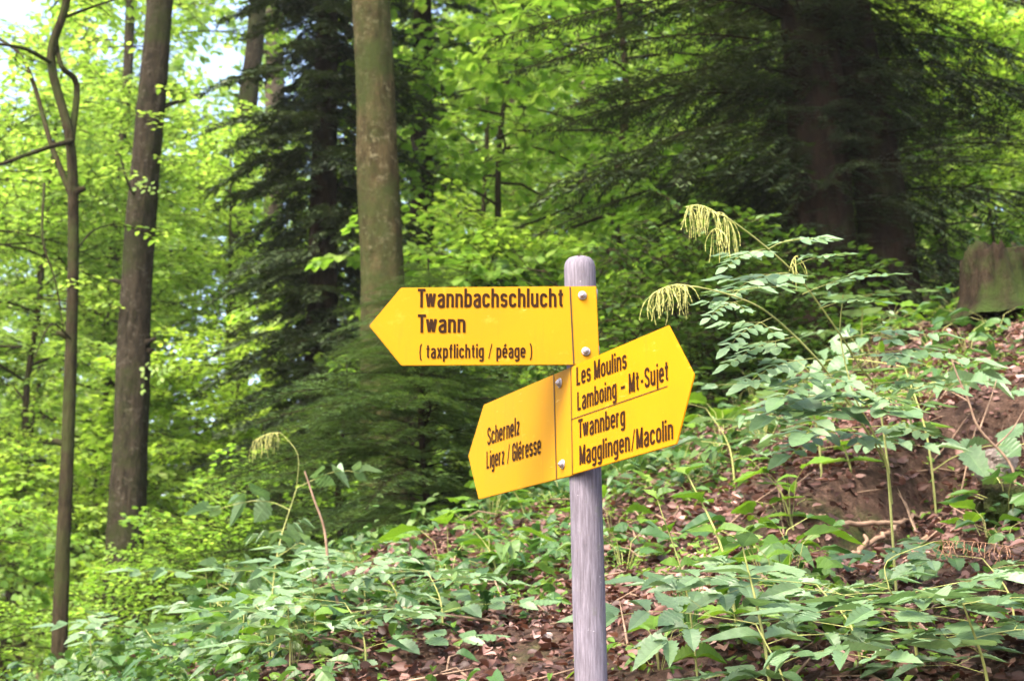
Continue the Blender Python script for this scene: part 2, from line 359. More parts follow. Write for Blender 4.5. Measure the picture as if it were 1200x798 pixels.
def rnd_dir(n, up=0):
    a = rng.uniform(0, 2 * math.pi, n); return np.stack([np.cos(a), np.sin(a), np.full(n, up)], 1)
def leafy_tree(h, rad, trunk_r, nlimb, per, sprays, low=.15, lean=(0, 0), upw=.35, scale=1.0, th=7, profile=None, bare=None):
    """returns (wood geometry, leaf geometry), base at the origin"""
    k = 9; t = np.linspace(0, 1, k)
    wob = np.cumsum(rng.normal(0, .03 * h / k * 3, (k, 2)), 0)
    tp = np.c_[wob[:, 0] * .5 + lean[0] * h * t ** 1.3, wob[:, 1] * .5 + lean[1] * h * t ** 1.3, t * h]
    wood = [tube(smooth(tp, 3), np.linspace(trunk_r, trunk_r * .15, (k - 1) * 3 + 1), th, 1, wob=.08)]
    P, D, N, Sc = [], [], [], []
    for i in range(nlimb):
        f = low + (1 - low) * ((i + rng.uniform(0, 1)) / nlimb) ** .85
        b = np.array([np.interp(f, t, tp[:, c]) for c in range(3)])
        a = i * 2.4 + rng.normal(0, .4)
        pr = (profile(f) if profile else (1.0 - .55 * ((f - low) / (1 - low)) ** 1.5)) * rad * rng.uniform(.65, 1.15)
        d = norm(np.array([math.cos(a), math.sin(a), upw + rng.normal(0, .15)])); pts = [b]; m = 6
        for j in range(m):
            d = norm(d + [0, 0, -.09] + rng.normal(0, .11, 3)); pts.append(pts[-1] + d * pr / m)
        pts = np.array(pts); wood.append(tube(pts, np.linspace(trunk_r * .35 * (1.1 - f) + .006, .004, m + 1), 4, 1))
        for j in range(per):
            s = 1 - rng.uniform(0, 1) ** 1.4 * .8; q = s * m; q0 = min(int(q), m - 1); p = pts[q0] + (pts[q0 + 1] - pts[q0]) * (q - q0)
            aa = a + rng.normal(0, .9); dd = np.array([math.cos(aa), math.sin(aa), rng.normal(.05, .2)])
            P.append(p + rng.normal(0, .05, 3)); D.append(dd); N.append([rng.normal(0, .25), rng.normal(0, .25), 1]); Sc.append(scale * rng.uniform(.7, 1.25))
    top = tp[-1]
    for j in range(per):
        P.append(top - [0, 0, .1 * j / per]); D.append(rnd_dir(1, .5)[0]); N.append([0, 0, 1]); Sc.append(scale * .8)
    g = scatter(sprays, frames(P, D, N, Sc))
    return join(wood), g
def place_tree(name, cat, label, loc, wood, leaves, mats, group=None, rz=0, s=1):
    """mats = (leaf, wood).  The twigs inside the crown use slot 1."""
    r = empty(name, loc, label, cat, group); r.rotation_euler.z = rz; r.scale = (s, s, s)
    w = G(wood.V, wood.Q, wood.U, np.zeros(len(wood.Q))); build('trunk', w, mats[1], r, True)
    build('crown', leaves, [mats[0], mats[1]], r)
    return r

# ---------------------------------------------------------------- the signpost
D0 = 2.6
top = at(679, 301, D0); bot = at(692.7, 798, D0); ax = (bot - top) / (bot[2] - top[2])
gz = float(ground(bot[0], D0)) - .25
def on_post(z): return top + ax * (z - top[2])
post_root = empty('signpost', on_post(gz + .25), 'weathered grey round post carrying three yellow hiking direction boards', 'signpost')
bpy.context.view_layer.update()
def child(o): o.parent = post_root; o.matrix_parent_inverse = Matrix.Translation(-Vector(post_root.location)); return o
def sub(o, par): o.parent = par; return o
PR = .0296
def post_geo():
    zs = np.r_[np.linspace(gz, top[2] - .03, 60), top[2] - .018, top[2] - .010, top[2] - .004, top[2] - .001, top[2] + .0005]
    rr = np.r_[np.full(60, PR), PR * .985, PR * .9, PR * .72, PR * .45, PR * .05]
    rr[:60] *= 1 + .006 * np.sin(zs[:60] * 23) + .005 * np.sin(zs[:60] * 61)
    return tube([on_post(z) for z in zs], rr, 48, 0, cap=True)
child(build('post', post_geo(), M['post'], None, True))
hole = tube([at(678.5, 301.8, D0 - .022), at(678.5, 300.6, D0 - .012)], [.003, .003], 10, cap=True)
child(build('post_hole_shade', hole, M['ink'], None))  # solid dark stub, its colour standing in for the shade inside the hole

def plate_frame(O, d):          # plane through O spanned by d (horizontal) and z
    d = np.array([*d, 0.]); d = d / np.linalg.norm(d); n = np.array([d[1], -d[0], 0.])       # n faces the camera side
    if n[1] > 0: n = -n
    def loc(px, py):
        r = ray(px, py); t = ((O - EYE) @ n) / (r @ n); p = EYE + r * t
        return np.array([(p - O) @ d, p[2] - O[2]])
    def w(s, z, off=0): return O + d * s + np.array([0, 0, z]) + n * off
    return loc, w, n
def prism(poly, w, thick, mat=0, bev=.0012):
    import bmesh
    bm = bmesh.new(); vs = [bm.verts.new(w(s, z, 0)) for s, z in poly]
    f = bm.faces.new(vs); bm.normal_update()
    r = bmesh.ops.extrude_face_region(bm, geom=[f]); ev = [e for e in r['geom'] if isinstance(e, bmesh.types.BMVert)]
    off = Vector(w(0, 0, -thick) - w(0, 0, 0)); bmesh.ops.translate(bm, verts=ev, vec=off)
    bmesh.ops.recalc_face_normals(bm, faces=bm.faces)
    bmesh.ops.bevel(bm, geom=list(bm.edges), offset=bev, segments=2, affect='EDGES')
    me = bpy.data.meshes.new('sign_panel'); bm.to_mesh(me); bm.free(); me.materials.append(M['yellow'])
    return me
# --- stroke lettering: centre-line strokes in units of the capital height
def arc(cx, cy, rx, ry, a0, a1, n=9):
    a = np.radians(np.linspace(a0, a1, n)); e = .82
    return [(cx + rx * math.copysign(abs(math.cos(t)) ** e, math.cos(t)), cy + ry * math.copysign(abs(math.sin(t)) ** e, math.sin(t))) for t in a]
def glyphs(t, w=.27, X=.74):
    h = t / 2; rx = w / 2; ry = .17; b = h; tp = X - h; C = 1 - h; cr = .2; W_ = w * 1.14
    bowl = lambda y0, y1, w=w, ry=ry: arc(w / 2, y1 - ry, w / 2, ry, 0, 180) + arc(w / 2, y0 + ry, w / 2, ry, 180, 360) + [(w, y1 - ry)]
    arch = arc(rx, tp - ry, rx, ry, 180, 0) + [(w, 0)]
    g = {
     'n': (w, [[(0, 0), (0, X)], arch]), 'h': (w, [[(0, 0), (0, 1)], arch]),
     'u': (w, [[(w, X), (w, 0)], [(0, X)] + arc(rx, b + ry, rx, ry, 180, 360)]),
     'm': (w * 1.9, [[(0, 0), (0, X)], arc(w * .475, tp - ry, w * .475, ry, 180, 0) + [(w * .95, 0)], arc(w * 1.425, tp - ry, w * .475, ry, 180, 0) + [(w * 1.9, 0)]]),
     'b': (w, [[(0, 0), (0, 1)], bowl(b, tp)]), 'p': (w, [[(0, -.24), (0, X)], bowl(b, tp)]),
     'o': (w, [bowl(b, tp)]),
     'g': (w, [bowl(b, tp), [(w, X), (w, -.08)] + arc(rx, -.07, rx, .12, 0, -180)[1:-1]]),
     'a': (w, [arc(rx, tp - ry * .8, rx, ry * .8, 170, 0) + [(w, 0)], [(w, X * .60), (w * .6, X * .55)] + arc(rx, b + .13, rx, .16, 130, 355)]),
     'c': (w, [arc(rx, tp - ry, rx, ry, 5, 180) + arc(rx, b + ry, rx, ry, 180, 355)]),
     'e': (w, [[(0, X * .50), (w, X * .50)] + arc(rx, tp - ry, rx, ry, 0, 180) + arc(rx, b + ry, rx, ry, 180, 335)]),
     's': (w * .92, [arc(rx * .92, tp - .13, rx * .92, .13, 5, 180, 7) + [(.03, X * .55), (w * .89, X * .45)] + arc(rx * .92, b + .13, rx * .92, .13, 0, -175, 7)]),
     'S': (W_, [arc(W_ / 2, C - .18, W_ / 2, .18, 0, 180, 8) + [(.02, .62), (W_ * .5, .5), (W_ - .02, .38)] + arc(W_ / 2, b + .18, W_ / 2, .18, 0, -180, 8)]),
     't': (w * .62, [[(.08, .93), (.08, .2)] + arc(.2, b + .09, .12, .09, 180, 270, 5), [(-.05, tp), (w * .78, tp)]]),
     'f': (w * .62, [[(.08, 0), (.08, .82)] + arc(.2, C - .09, .12, .09, 180, 90, 5), [(-.05, tp), (w * .78, tp)]]),
     'i': (0, [[(0, 0), (0, X)], [(0, 1 - t * .95), (0, 1)]]), 'l': (0, [[(0, 0), (0, 1)]]),
     'j': (.03, [[(.03, X), (.03, -.1)] + arc(-.04, -.1, .07, .1, 0, -90, 5), [(.03, 1 - t * .95), (.03, 1)]]),
     'r': (w * .58, [[(0, 0), (0, X)], arc(.15, tp - .13, .15, .13, 180, 85, 6)]),
     'z': (w * .85, [[(-.03, tp), (w * .9, tp)], [(w * .88, tp), (.01, b)], [(-.03, b), (w * .95, b)]]),
     'x': (w, [[(-.01, 0), (w + .01, X)], [(-.01, X), (w + .01, 0)]]),
     'w': (w * 1.6, [[(0, X), (w * .4, .04), (w * .8, X), (w * 1.2, .04), (w * 1.6, X)]]),
     'T': (W_, [[(-.06, C), (W_ + .06, C)], [(W_ / 2, C), (W_ / 2, 0)]]),
     'L': (W_ * .8, [[(0, 1), (0, b), (W_ * .9, b)]]),
     'M': (w * 1.5, [[(0, 0), (0, 1)], [(.01, .97), (w * .75, .05), (w * 1.5 - .01, .97)], [(w * 1.5, 1), (w * 1.5, 0)]]),
     'G': (W_, [[(W_, .68)] + arc(W_ / 2, C - cr, W_ / 2, cr, 0, 180) + arc(W_ / 2, b + cr, W_ / 2, cr, 180, 360) + [(W_, .48), (W_ * .5, .48)]]),
     '(': (.1, [[(.13, 1.02), (.04, .85), (0, .4), (.04, .0), (.13, -.16)]]), ')': (.1, [[(-.03, 1.02), (.06, .85), (.1, .4), (.06, .0), (-.03, -.16)]]),
     '/': (.26, [[(0, -.04), (.26, 1.02)]]), '-': (w * .7, [[(0, .40), (w * .8, .40)]]), '\u2013': (w * 1.3, [[(0, .42), (w * 1.4, .42)]]),
     ' ': (.05, [])}
    g['\u00e9'] = (w, g['e'][1] + [[(w * .35, X + .07), (w * .85, X + .24)]])
    return g
def ribbon(pts, t, out, w3, off):
    P = np.array(pts, float)
    for i in range(1, len(P) - 1):
        a, b = P[i] - P[i - 1], P[i + 1] - P[i]
        if a @ b < -.3 * np.linalg.norm(a) * np.linalg.norm(b):
            ribbon(P[:i + 1], t, out, w3, off); ribbon(P[i:], t, out, w3, off + 1); return
    if 1: pass
    keep = np.r_[True, np.linalg.norm(np.diff(P, axis=0), axis=1) > 1e-4]; P = P[keep]
    if len(P) < 2: return
    seg = norm(np.diff(P, axis=0)); nm = np.stack([-seg[:, 1], seg[:, 0]], 1)
    V = []
    for i in range(len(P)):
        if i == 0: m = nm[0]
        elif i == len(P) - 1: m = nm[-1]
        else:
            m = nm[i - 1] + nm[i]; L = np.linalg.norm(m)
            m = nm[i] if L < .3 else m / L / max((m / L) @ nm[i], .55)
        V += [P[i] + m * t / 2, P[i] - m * t / 2]
    out.append((np.array(V), off))
def text_line(text, t, w, loc, W3, x0, y0, x1, y1, ht, base_off=.0011, gap=.075, thin_slash=True):
    """text from pixel (x0,y0) to (x1,y1) on its baseline, ht = pixel height of a capital at the left end"""
    A, B, Cc = loc(x0, y0), loc(x1, y1), loc(x0, y0 - ht)
    cap = Cc[1] - A[1]; g = glyphs(t, w); x = t / 2; strokes = []; k = 0
    for ch in text:
        adv, ss = g[ch]
        for s in ss:
            tt = t * (.5 if ch in '/' else .7 if ch in '()' else 1); ribbon([(x + a, b) for a, b in s], tt, strokes, None, k % 5); k += 1
        x += adv + t + gap - (.10 if ch == 'T' else .03 if ch in ' /' else 0)
    total = x - gap - t / 2; sx = np.linalg.norm(B - A) / (total * cap) * 1.0
    e = norm(B - A); Vs, Qs, o = [], [], 0
    for V, j in strokes:
        for a, b in V:
            p = A + e * (a * cap * sx) + np.array([0, 1.]) * b * cap
            Vs.append(W3(p[0], p[1], base_off + j * .00006))
        n = len(V) // 2
        Qs += [(o + 2 * i, o + 2 * i + 1, o + 2 * i + 3, o + 2 * i + 2) for i in range(n - 1)]; o += 2 * n
    return G(np.array(Vs), Qs)
def line_strip(loc, W3, p0, p1, width, off=.0009):
    a, b = loc(*p0), loc(*p1); e = norm(b - a); n = np.array([-e[1], e[0]]) * width / 2
    return G([W3(*(a + n), off), W3(*(a - n), off), W3(*(b - n), off), W3(*(b + n), off)], [(0, 1, 2, 3)])
def bolt(loc, W3, px, py, r=.0068):
    c = loc(px, py); n = W3(0, 0, 1) - W3(0, 0, 0); p = W3(*c, 0)
    wash = tube([p + n * .0005, p + n * .0028, p + n * .003], [r * 1.3, r * 1.3, r * 1.1], 24, 0, cap=True)
    hd = tube([p + n * .003, p + n * .0060, p + n * .0078, p + n * .0088], [r * .92, r * .9, r * .68, r * .3], 20, 0, cap=True)
    sl = tube([p + n * .0086, p + n * .0100], [r * .33, r * .28], 6, 0, cap=True)
    return join([wash, hd, sl])
def sign(O, d, corners, label, texts, lines, bolts, thick=.003, tw=(.15, .26)):
    loc, W3, n = plate_frame(np.array(O, float), d)
    me = prism([loc(*c) for c in corners], W3, thick)
    o = bpy.data.objects.new('sign_panel', me); col.objects.link(o); child(o); o['label'] = label
    inv = o.matrix_parent_inverse.copy()
    def kid(name, g, m, sm=False):
        b = build(name, g, M[m], None, sm); b.parent = o; return b
    kid('lettering', join([text_line(tx, tt, ww, loc, W3, *a) for tx, tt, ww, a in texts]), 'ink')
    if lines: kid('border_line', join([line_strip(loc, W3, *l) for l in lines]), 'line')
    for b in bolts: kid('bolt', bolt(loc, W3, *b), 'metal', True)
    return o
cz = on_post(at(684, 381, D0)[2])
sign([cz[0], cz[1] - PR - .0065, cz[2]], (1, 0),
     [(470, 337), (698.8, 335.2), (702.8, 427.5), (470.5, 428.6), (432.5, 381.8)],
     'topmost board pointing left, reading Twannbachschlucht Twann',
     [('Twannbachschlucht', .150, .28, (489, 360.5, 660.5, 360.0, 22)), ('Twann', .150, .28, (489, 390, 545.5, 389.8, 21.5)),
      ('( taxpflichtig / p\u00e9age )', .15, .27, (491, 420, 624, 419.3, 16.5))],
     [((668.0, 336.3), (672.4, 426.5), .0028)],
     [(682.5, 346.5, .0062), (686.5, 412.0, .0062)])
cz = on_post(at(687, 490, D0)[2])
a56 = R(56); J = np.array([cz[0], cz[1], cz[2]]) + .036 * np.array([-math.sin(a56), -math.cos(a56), 0])
sign(J, (math.cos(a56), -math.sin(a56)),
     [(667.5, 430.3), (783.5, 380.8), (813.8, 439.5), (793, 520.5), (669.5, 556.5)],
     'lower board pointing right, four lines from Les Moulins to Magglingen',
     [('Les Moulins', .142, .27, (676, 452, 735, 431.5, 21.5)), ('Lamboing \u2013 Mt-Sujet', .142, .27, (677, 481.5, 784, 445.5, 22)),
      ('Twannberg', .142, .27, (678, 513.5, 733, 498.0, 22)), ('Magglingen/Macolin', .142, .27, (679.5, 544.8, 789.5, 514.0, 22.5))],
     [((669.2, 431.5), (671.2, 555), .0022), ((669.5, 491.5), (782.5, 452.5), .0016)], [])
a69 = R(69); L0 = J + np.array([.0005, .004, 0])
sign(L0, (math.cos(a69), -math.sin(a69)),
     [(566.8, 474.0), (668.6, 430.0), (670.3, 557.2), (560.8, 585.2), (548.6, 534.0)],
     'lower board pointing left, reading Schernelz and Ligerz Gleresse',
     [('Schernelz', .142, .27, (571.5, 522.0, 609.5, 509.0, 20.5)), ('Ligerz /\u200aGl\u00e9resse'.replace('\u200a', ' '), .142, .27, (570.5, 549.5, 634.5, 531.5, 20.5))],
     [((649.3, 438.5), (652.5, 561.5), .0042)], [(656.8, 448.8, .0070), (660.0, 543.8, .0070)])
def clampg(z):
    c = on_post(z); th = np.linspace(0, 2 * math.pi, 25)
    return tube([c - ax * .009, c - ax * .0085, c + ax * .0085, c + ax * .009], [PR + .0006, PR + .0035, PR + .0035, PR + .0006], 40)
for py in (346, 412):
    child(build('clamp', clampg(at(685, py, D0)[2]), M['clamp'], None, True))

# ---------------------------------------------------------------- main trunks
def flare(r0, r1, n, fl=.5, fh=.12):
    t = np.linspace(0, 1, n); return (r0 + (r1 - r0) * t) * (1 + fl * np.exp(-t / fh))
def trunk_px(pts, Y, r0, r1, n=10, wob=.07, fl=.35, mat=0, dY=None):
    P = np.array([at(px, py, (Y if np.isscalar(Y) else Y[i])) for i, (px, py) in enumerate(pts)])
    b = P[0].copy(); b[2] = min(b[2], float(ground(b[0], b[1])) - .3); d = P[0] - P[1]
    P[0] = b; sm = smooth(P, 18)
    g = tube(sm, flare(r0, r1, len(sm), fl), 40, mat, wob=wob)
    st = []
    for i in range(3):       # broken branch stubs
        k = rng.integers(20, len(sm) - 20); a = rng.uniform(math.pi, 2 * math.pi); d = np.array([math.cos(a), math.sin(a), .3]); st.append(tube([sm[k] + d * r0 * .5, sm[k] + d * (r0 + .03), sm[k] + d * (r0 + .03 + r0 * rng.uniform(.1, .5))], [.02 + r0 * .08, .014 + r0 * .05, .008], 7, mat, cap=True))
    return join([g] + st), b
def upper_crown(top, n, sprays, rad=1.6, h=2.5, s=1.2, lo=0.):
    P = []; D = []; k = n; wood = []
    for i in range(n // 9 + 1):
        a = i * 2.4; z = lo + (h - lo) * (i / (n // 9 + 1)); d = np.array([math.cos(a), math.sin(a), .35]); b = top + [0, 0, z]
        pts = [b]; 
        for j in range(5): d = norm(d + rng.normal(0, .13, 3) + [0, 0, -.05]); pts.append(pts[-1] + d * rad / 5)
        wood.append(tube(pts, np.linspace(.035, .008, 6), 5, 1))
        for j in range(9):
            q = rng.uniform(.25, 1) * 5; q0 = min(int(q), 4); P.append(pts[q0] + (pts[q0 + 1] - pts[q0]) * (q - q0)); aa = a + rng.normal(0, 1)
            D.append([math.cos(aa), math.sin(aa), rng.normal(0, .2)])
    N = np.array([0, 0, 1]) + rng.normal(0, .25, (len(P), 3))
    return join([scatter(sprays, frames(P, D, N, s * rng.uniform(.7, 1.2, len(P))))] + wood)
def spray_at(pxs, Y, sprays, s=1.0):
    P = [at(x, y, Y + rng.normal(0, .15)) for x, y in pxs]; D = rnd_dir(len(P), 0); 
    return scatter(sprays, frames(P, D, np.array([0, 0, 1]) + rng.normal(0, .3, (len(P), 3)), s * rng.uniform(.7, 1.2, len(P))))
def limb_px(pts, Y, r0, r1, n=6):
    P = smooth([at(x, y, Y + dy) for x, y, dy in pts], 4); return tube(P, np.linspace(r0, r1, len(P)), n, 0)
def tree_thing(name, cat, label, woods, base, mat, crown=None, leafm=None, group=None, limbs=None):
    tw = mat
    r = empty(name, base, label, cat, group); r_inv = -Vector([float(v) for v in base])
    def ch(o): o.parent = r; o.location = (0, 0, 0); o.data.transform(Matrix.Translation(r_inv)); return o
    for w in woods: ch(build('trunk', w, mat, None, True))
    for w in (limbs or []): ch(build('limb', w, mat, None, True))
    if crown is not None: ch(build('crown', crown, [leafm, tw], None))
    return r

# slim tree, nearest on the left
g1, b1 = trunk_px([(72, 800), (72, 690), (78, 560), (83, 420), (86, 280), (82, 165), (60, 70), (78, 0), (90, -120), (100, -260)], 8.0, .042, .018, fl=.15, wob=.05)
limbs = [limb_px([(83, 170, 0), (90, 100, .1), (72, 78, 0), (66, 40, .1), (76, 5, .2), (60, -60, .3)], 8, .022, .008),
         limb_px([(84, 230, 0), (60, 170, .1), (40, 100, .3), (20, 60, .4), (-15, 40, .6)], 8, .02, .008),
         limb_px([(62, 75, 0), (30, 58, -.2), (0, 52, -.3), (-40, 45, -.4)], 8, .014, .006),
         limb_px([(85, 165, 0), (60, 172, -.2), (30, 182, -.3), (-5, 194, -.5), (-50, 200, -.6)], 8, .018, .008),
         limb_px([(78, 20, 0), (110, 8, .2), (150, -5, .3)], 8, .012, .005),
         limb_px([(52, 215, .1), (50, 280, -.1), (65, 330, -.1), (75, 390, -.1)], 8, .009, .003),
         limb_px([(86, 400, 0), (60, 380, -.2), (40, 420, -.3)], 8, .007, .003),
         limb_px([(84, 300, 0), (110, 270, .2), (140, 262, .3)], 8, .008, .003)]
cr = join([upper_crown(at(85, -60, 8), 36, SPR, 1.3, 1.6, 1.0), spray_at([(10, 150), (20, 60), (130, 20), (40, 300), (60, 340), (140, 262), (5, 200), (110, 120)], 8, SPR_S, 1.0)])
tree_thing('slim_beech_tree', 'tree', 'slim crooked young tree with thin bare forking branches, foremost at the left side', [g1], b1, M['bark_slim'], cr, M['beech'], limbs=limbs)
# straight brown trunk
g2, b2 = trunk_px([(140, 730), (149, 600), (155, 470), (158, 380), (163, 280), (172, 170), (181, 80), (188, 0), (196, -110), (205, -300)], 12.0, .152, .105, fl=.12)
l2 = [limb_px([(172, 135, 0), (200, 122, .1), (218, 118, .1)], 12, .03, .012), limb_px([(165, 240, 0), (150, 215, -.2), (140, 180, -.3)], 12, .02, .006)]
cr = join([upper_crown(at(196, -60, 12), 63, SPR, 2.2, 3.0, 1.25), spray_at([(175, 180), (178, 215), (160, 430), (180, 155), (150, 250), (205, 230), (168, 60), (176, 100), (150, 360)], 11.6, SPR_S, 1.2)])
tree_thing('beech_tree', 'tree', 'tall straight brown trunk leaning slightly right, between the slim tree and the spruces', [g2], b2, M['bark_grey'], cr, M['beech'], limbs=l2)
# big mottled trunk in the middle
g3, b3 = trunk_px([(452, 560), (450, 420), (448, 300), (443, 190), (440, 100), (434, 0), (428, -110), (420, -300)], 10.0, .168, .130, fl=.05, wob=.05)
l3 = [limb_px([(440, -60, 0), (480, -100, .2), (540, -130, .4)], 10, .05, .02)]
cr = upper_crown(at(428, -130, 10), 63, SPR_M, 2.0, 2.6, 1.1)
tree_thing('maple_tree', 'tree', 'thick pale mottled trunk with lichen and moss rising behind the left sign tip', [g3], b3, M['bark_mottled'], cr, M['maple'], limbs=l3)

# ---------------------------------------------------------------- conifers
def bough(L=1.0, nt=26, nl=.022, nw=.0022, step=.009, droop=.35, tl=.34, dens=1.0, hang=.25, dead=0.):
    """one fir or spruce bough along +x"""
    t = np.linspace(0, 1, 9); axis = np.stack([t * L, .03 * np.sin(t * 5), -droop * L * t ** 1.7 + .05 * np.sin(t * 3)], 1)
    gs = [tube(axis, np.linspace(.0045, .0012, 9) * L, 4, 1)]; P, D, N, Sc = [], [], [], []
    diamond = G([(0, 0, 0), (.4, -nw / nl / 2, 0), (1, 0, 0), (.4, nw / nl / 2, 0)], [(0, 1, 2, 3)])
    def needles(p0, p1, q, st):
        n = max(2, int(np.linalg.norm(p1 - p0) / st)); d = norm(p1 - p0); s = np.cross(d, [0, 0, 1.]); s = norm(s)
        for i in range(n):
            p = p0 + (p1 - p0) * (i / n)
            for sg in (-1, 1):
                P.append(p); D.append(d * .75 + s * sg * rng.uniform(.6, 1) + np.array([0, 0, rng.uniform(-.35, .3)])); N.append(np.array([rng.normal(0, .4), rng.normal(0, .4), 1])); Sc.append(nl * rng.uniform(.7, 1.15))
            
    for i in range(nt):
        f = .08 + .92 * i / nt; p = np.array([np.interp(f, t, axis[:, c]) for c in range(3)])
        ln = tl * L * (1 - f) ** .7 * rng.uniform(.6, 1.15) + .05 * L
        for sg in (-1, 1):
            if rng.uniform() < .12: continue
            a = R(rng.uniform(42, 62)) * sg; d = np.array([math.cos(a), math.sin(a), -hang * rng.uniform(.3, 1.4)])
            mid = p + d * ln * .5; e = mid + norm(d + [.25, 0, -hang * .9]) * ln * .5
            gs.append(tube([p, mid, e], [.0018, .0013, .0007], 3, 1))
            if rng.uniform() > dead:
                needles(p + (mid - p) * .15, mid, 1, step); needles(mid, e, 1, step)
                # a side shoot
                for sg2 in (-1, 1):
                    if ln > .15 * L and rng.uniform() < .8:
                        q = p + (mid - p) * rng.uniform(.4, 1); e2 = q + norm(d + np.array([sg2 * .5, -sg2 * .6 * sg, -.1])) * ln * .38
                        needles(q, e2, 1, step)
    needles(axis[4], axis[8], 1, step)
    g = inst(diamond, frames(P, D, N, Sc)); g.M[:] = 0
    return join([g] + gs)
B_FINE = [bough(1.0, 24, .034, .0052, .013) for _ in range(3)]
B_MID = [bough(1.0, 19, .060, .020, .020, .42, hang=.45) for _ in range(3)]
B_WISP = [bough(1.0, 18, .034, .0064, .014, .28, tl=.40, hang=.2, dead=.12) for _ in range(4)]
B_DROOP = [bough(1.0, 20, .036, .0085, .013, .34, tl=.36, hang=.7, dead=.05) for _ in range(3)]
def conifer_crown(zs, rads, n, boughs, taper_up=.1, axis=None, jit=.12, aim=None):
    P, D, N, Sc = [], [], [], []
    for i in range(n):
        f = (i + rng.uniform()) / n; z = zs[0] + (zs[1] - zs[0]) * f; r = np.interp(f, np.linspace(0, 1, len(rads)), rads) * rng.uniform(.65, 1.15)
        a = i * 2.39996 + rng.normal(0, .3)
        if aim is not None and not (aim[0] < (a % (2 * math.pi)) < aim[1]): r *= aim[2]
        c = np.array([0, 0, z]) if axis is None else axis(z)
        P.append(c); D.append([math.cos(a), math.sin(a), taper_up + rng.normal(0, .1)]); N.append([rng.normal(0, .12), rng.normal(0, .12), 1]); Sc.append(r)
    return scatter(boughs, frames(P, D, N, Sc))
def conifer(name, label, px, Y, h, r0, rads, zlo, zhi, n, boughs, leafm, s_trunk=.02, extra=None, lean=0, pytop=None, base=None, up=.1):
    b = np.array([*(base if base is not None else at(px, 500, Y))[:2], 0.]); b[2] = float(ground(b[0], b[1])) - .15
    k = 12; t = np.linspace(0, 1, k); P = np.stack([lean * h * t + .02 * np.sin(t * 9), 0 * t, t * h], 1)
    wood = tube(P, flare(r0, s_trunk, k, .3, .06), 14, 0, wob=.06)
    cr = conifer_crown((zlo, zhi), rads, n, boughs, taper_up=up, axis=lambda z: np.array([lean * z, 0, z]))
    r = empty(name, b, label, 'tree'); build('trunk', wood, M['bark_dark'], r, True); build('crown', cr, [leafm, M['bark_dark']], r)
    return r
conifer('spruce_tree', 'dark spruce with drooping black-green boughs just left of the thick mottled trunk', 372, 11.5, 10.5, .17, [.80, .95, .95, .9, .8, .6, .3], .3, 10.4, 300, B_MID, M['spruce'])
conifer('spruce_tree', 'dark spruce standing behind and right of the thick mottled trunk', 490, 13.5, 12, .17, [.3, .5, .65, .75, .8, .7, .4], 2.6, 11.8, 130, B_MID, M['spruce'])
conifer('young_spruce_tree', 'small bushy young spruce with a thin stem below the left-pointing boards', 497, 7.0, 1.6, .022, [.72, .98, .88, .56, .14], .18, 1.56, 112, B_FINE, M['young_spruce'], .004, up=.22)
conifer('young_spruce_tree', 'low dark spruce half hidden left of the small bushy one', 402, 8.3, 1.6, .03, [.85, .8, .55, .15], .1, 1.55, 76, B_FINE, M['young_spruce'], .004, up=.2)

# twin-stemmed old conifer on the right
Yc = 9.0
gA, bA = trunk_px([(965, 470), (962, 330), (960, 240), (958, 150), (950, 40), (940, -60), (932, -240)], Yc, .235, .16, fl=.08, wob=.07)
gB, bB = trunk_px([(1056, 470), (1042, 330), (1032, 240), (1018, 150), (998, 40), (985, -60), (975, -240)], Yc + .1, .185, .13, fl=.25, wob=.07)
ctr = (bA + bB) / 2; P, D, N, Sc = [], [], [], []
for i in range(190):
    f = (i + rng.uniform()) / 190; py = 365 - 575 * f ** 1.1; c = at(960 + 20 * (1 - f), py, Yc)
    a = i * 2.39996 + rng.normal(0, .3); r = (np.interp(f, [0, .12, .3, .6, 1], [.7, 1.3, 1.9, 2.1, 1.9])) * rng.uniform(.6, 1.1)
    if math.sin(a) > .2: r *= .75
    if math.sin(a) < -.5 and f < .72: r *= .38
    P.append(c); D.append([math.cos(a), math.sin(a), .12 + rng.normal(0, .1)]); N.append([rng.normal(0, .1), rng.normal(0, .1), 1]); Sc.append(r)
crB = scatter(B_WISP + B_DROOP, frames(P, D, N, Sc))
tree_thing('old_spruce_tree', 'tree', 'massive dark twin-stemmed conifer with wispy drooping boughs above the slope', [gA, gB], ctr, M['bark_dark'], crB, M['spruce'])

# thin far trunks
for pts, Y, r0, r1, lab in [
    ([(280, 420), (284, 260), (290, 130), (300, 40), (306, -80)], 19, .16, .11, 'slender grey-brown trunk seen through leaves left of the dark spruce'),
    ([(330, 300), (322, 120), (317, 20), (312, -90)], 22, .17, .12, 'reddish bare trunk top above the dark spruce boughs'),
    ([(622, 320), (606, 180), (596, 70), (588, -60)], 24, .12, .09, 'faint pinkish trunk far off between the thick trunk and the signpost'),
    ([(706, 330), (697, 200), (686, 90), (676, 0), (668, -90)], 20, .11, .08, 'faint leaning trunk far off above the post top'),
    ([(134, 480), (133, 330), (138, 210), (150, 80), (155, -90)], 18, .08, .06, 'thin dark trunk just left of the tall straight brown one')]:
    g, b = trunk_px(pts, Y, r0, r1, fl=.1)
    cr = upper_crown(at(*pts[-1], Y), 36, SPR, 2.2, 2.6, 1.4)
    tree_thing('distant_tree', 'tree', lab, [g], b, M['bark_far'] if 'reddish' in lab or 'pinkish' in lab or 'faint' in lab else M['bark_grey'], cr, M['far'], group='thin tree trunks deep in the wood')

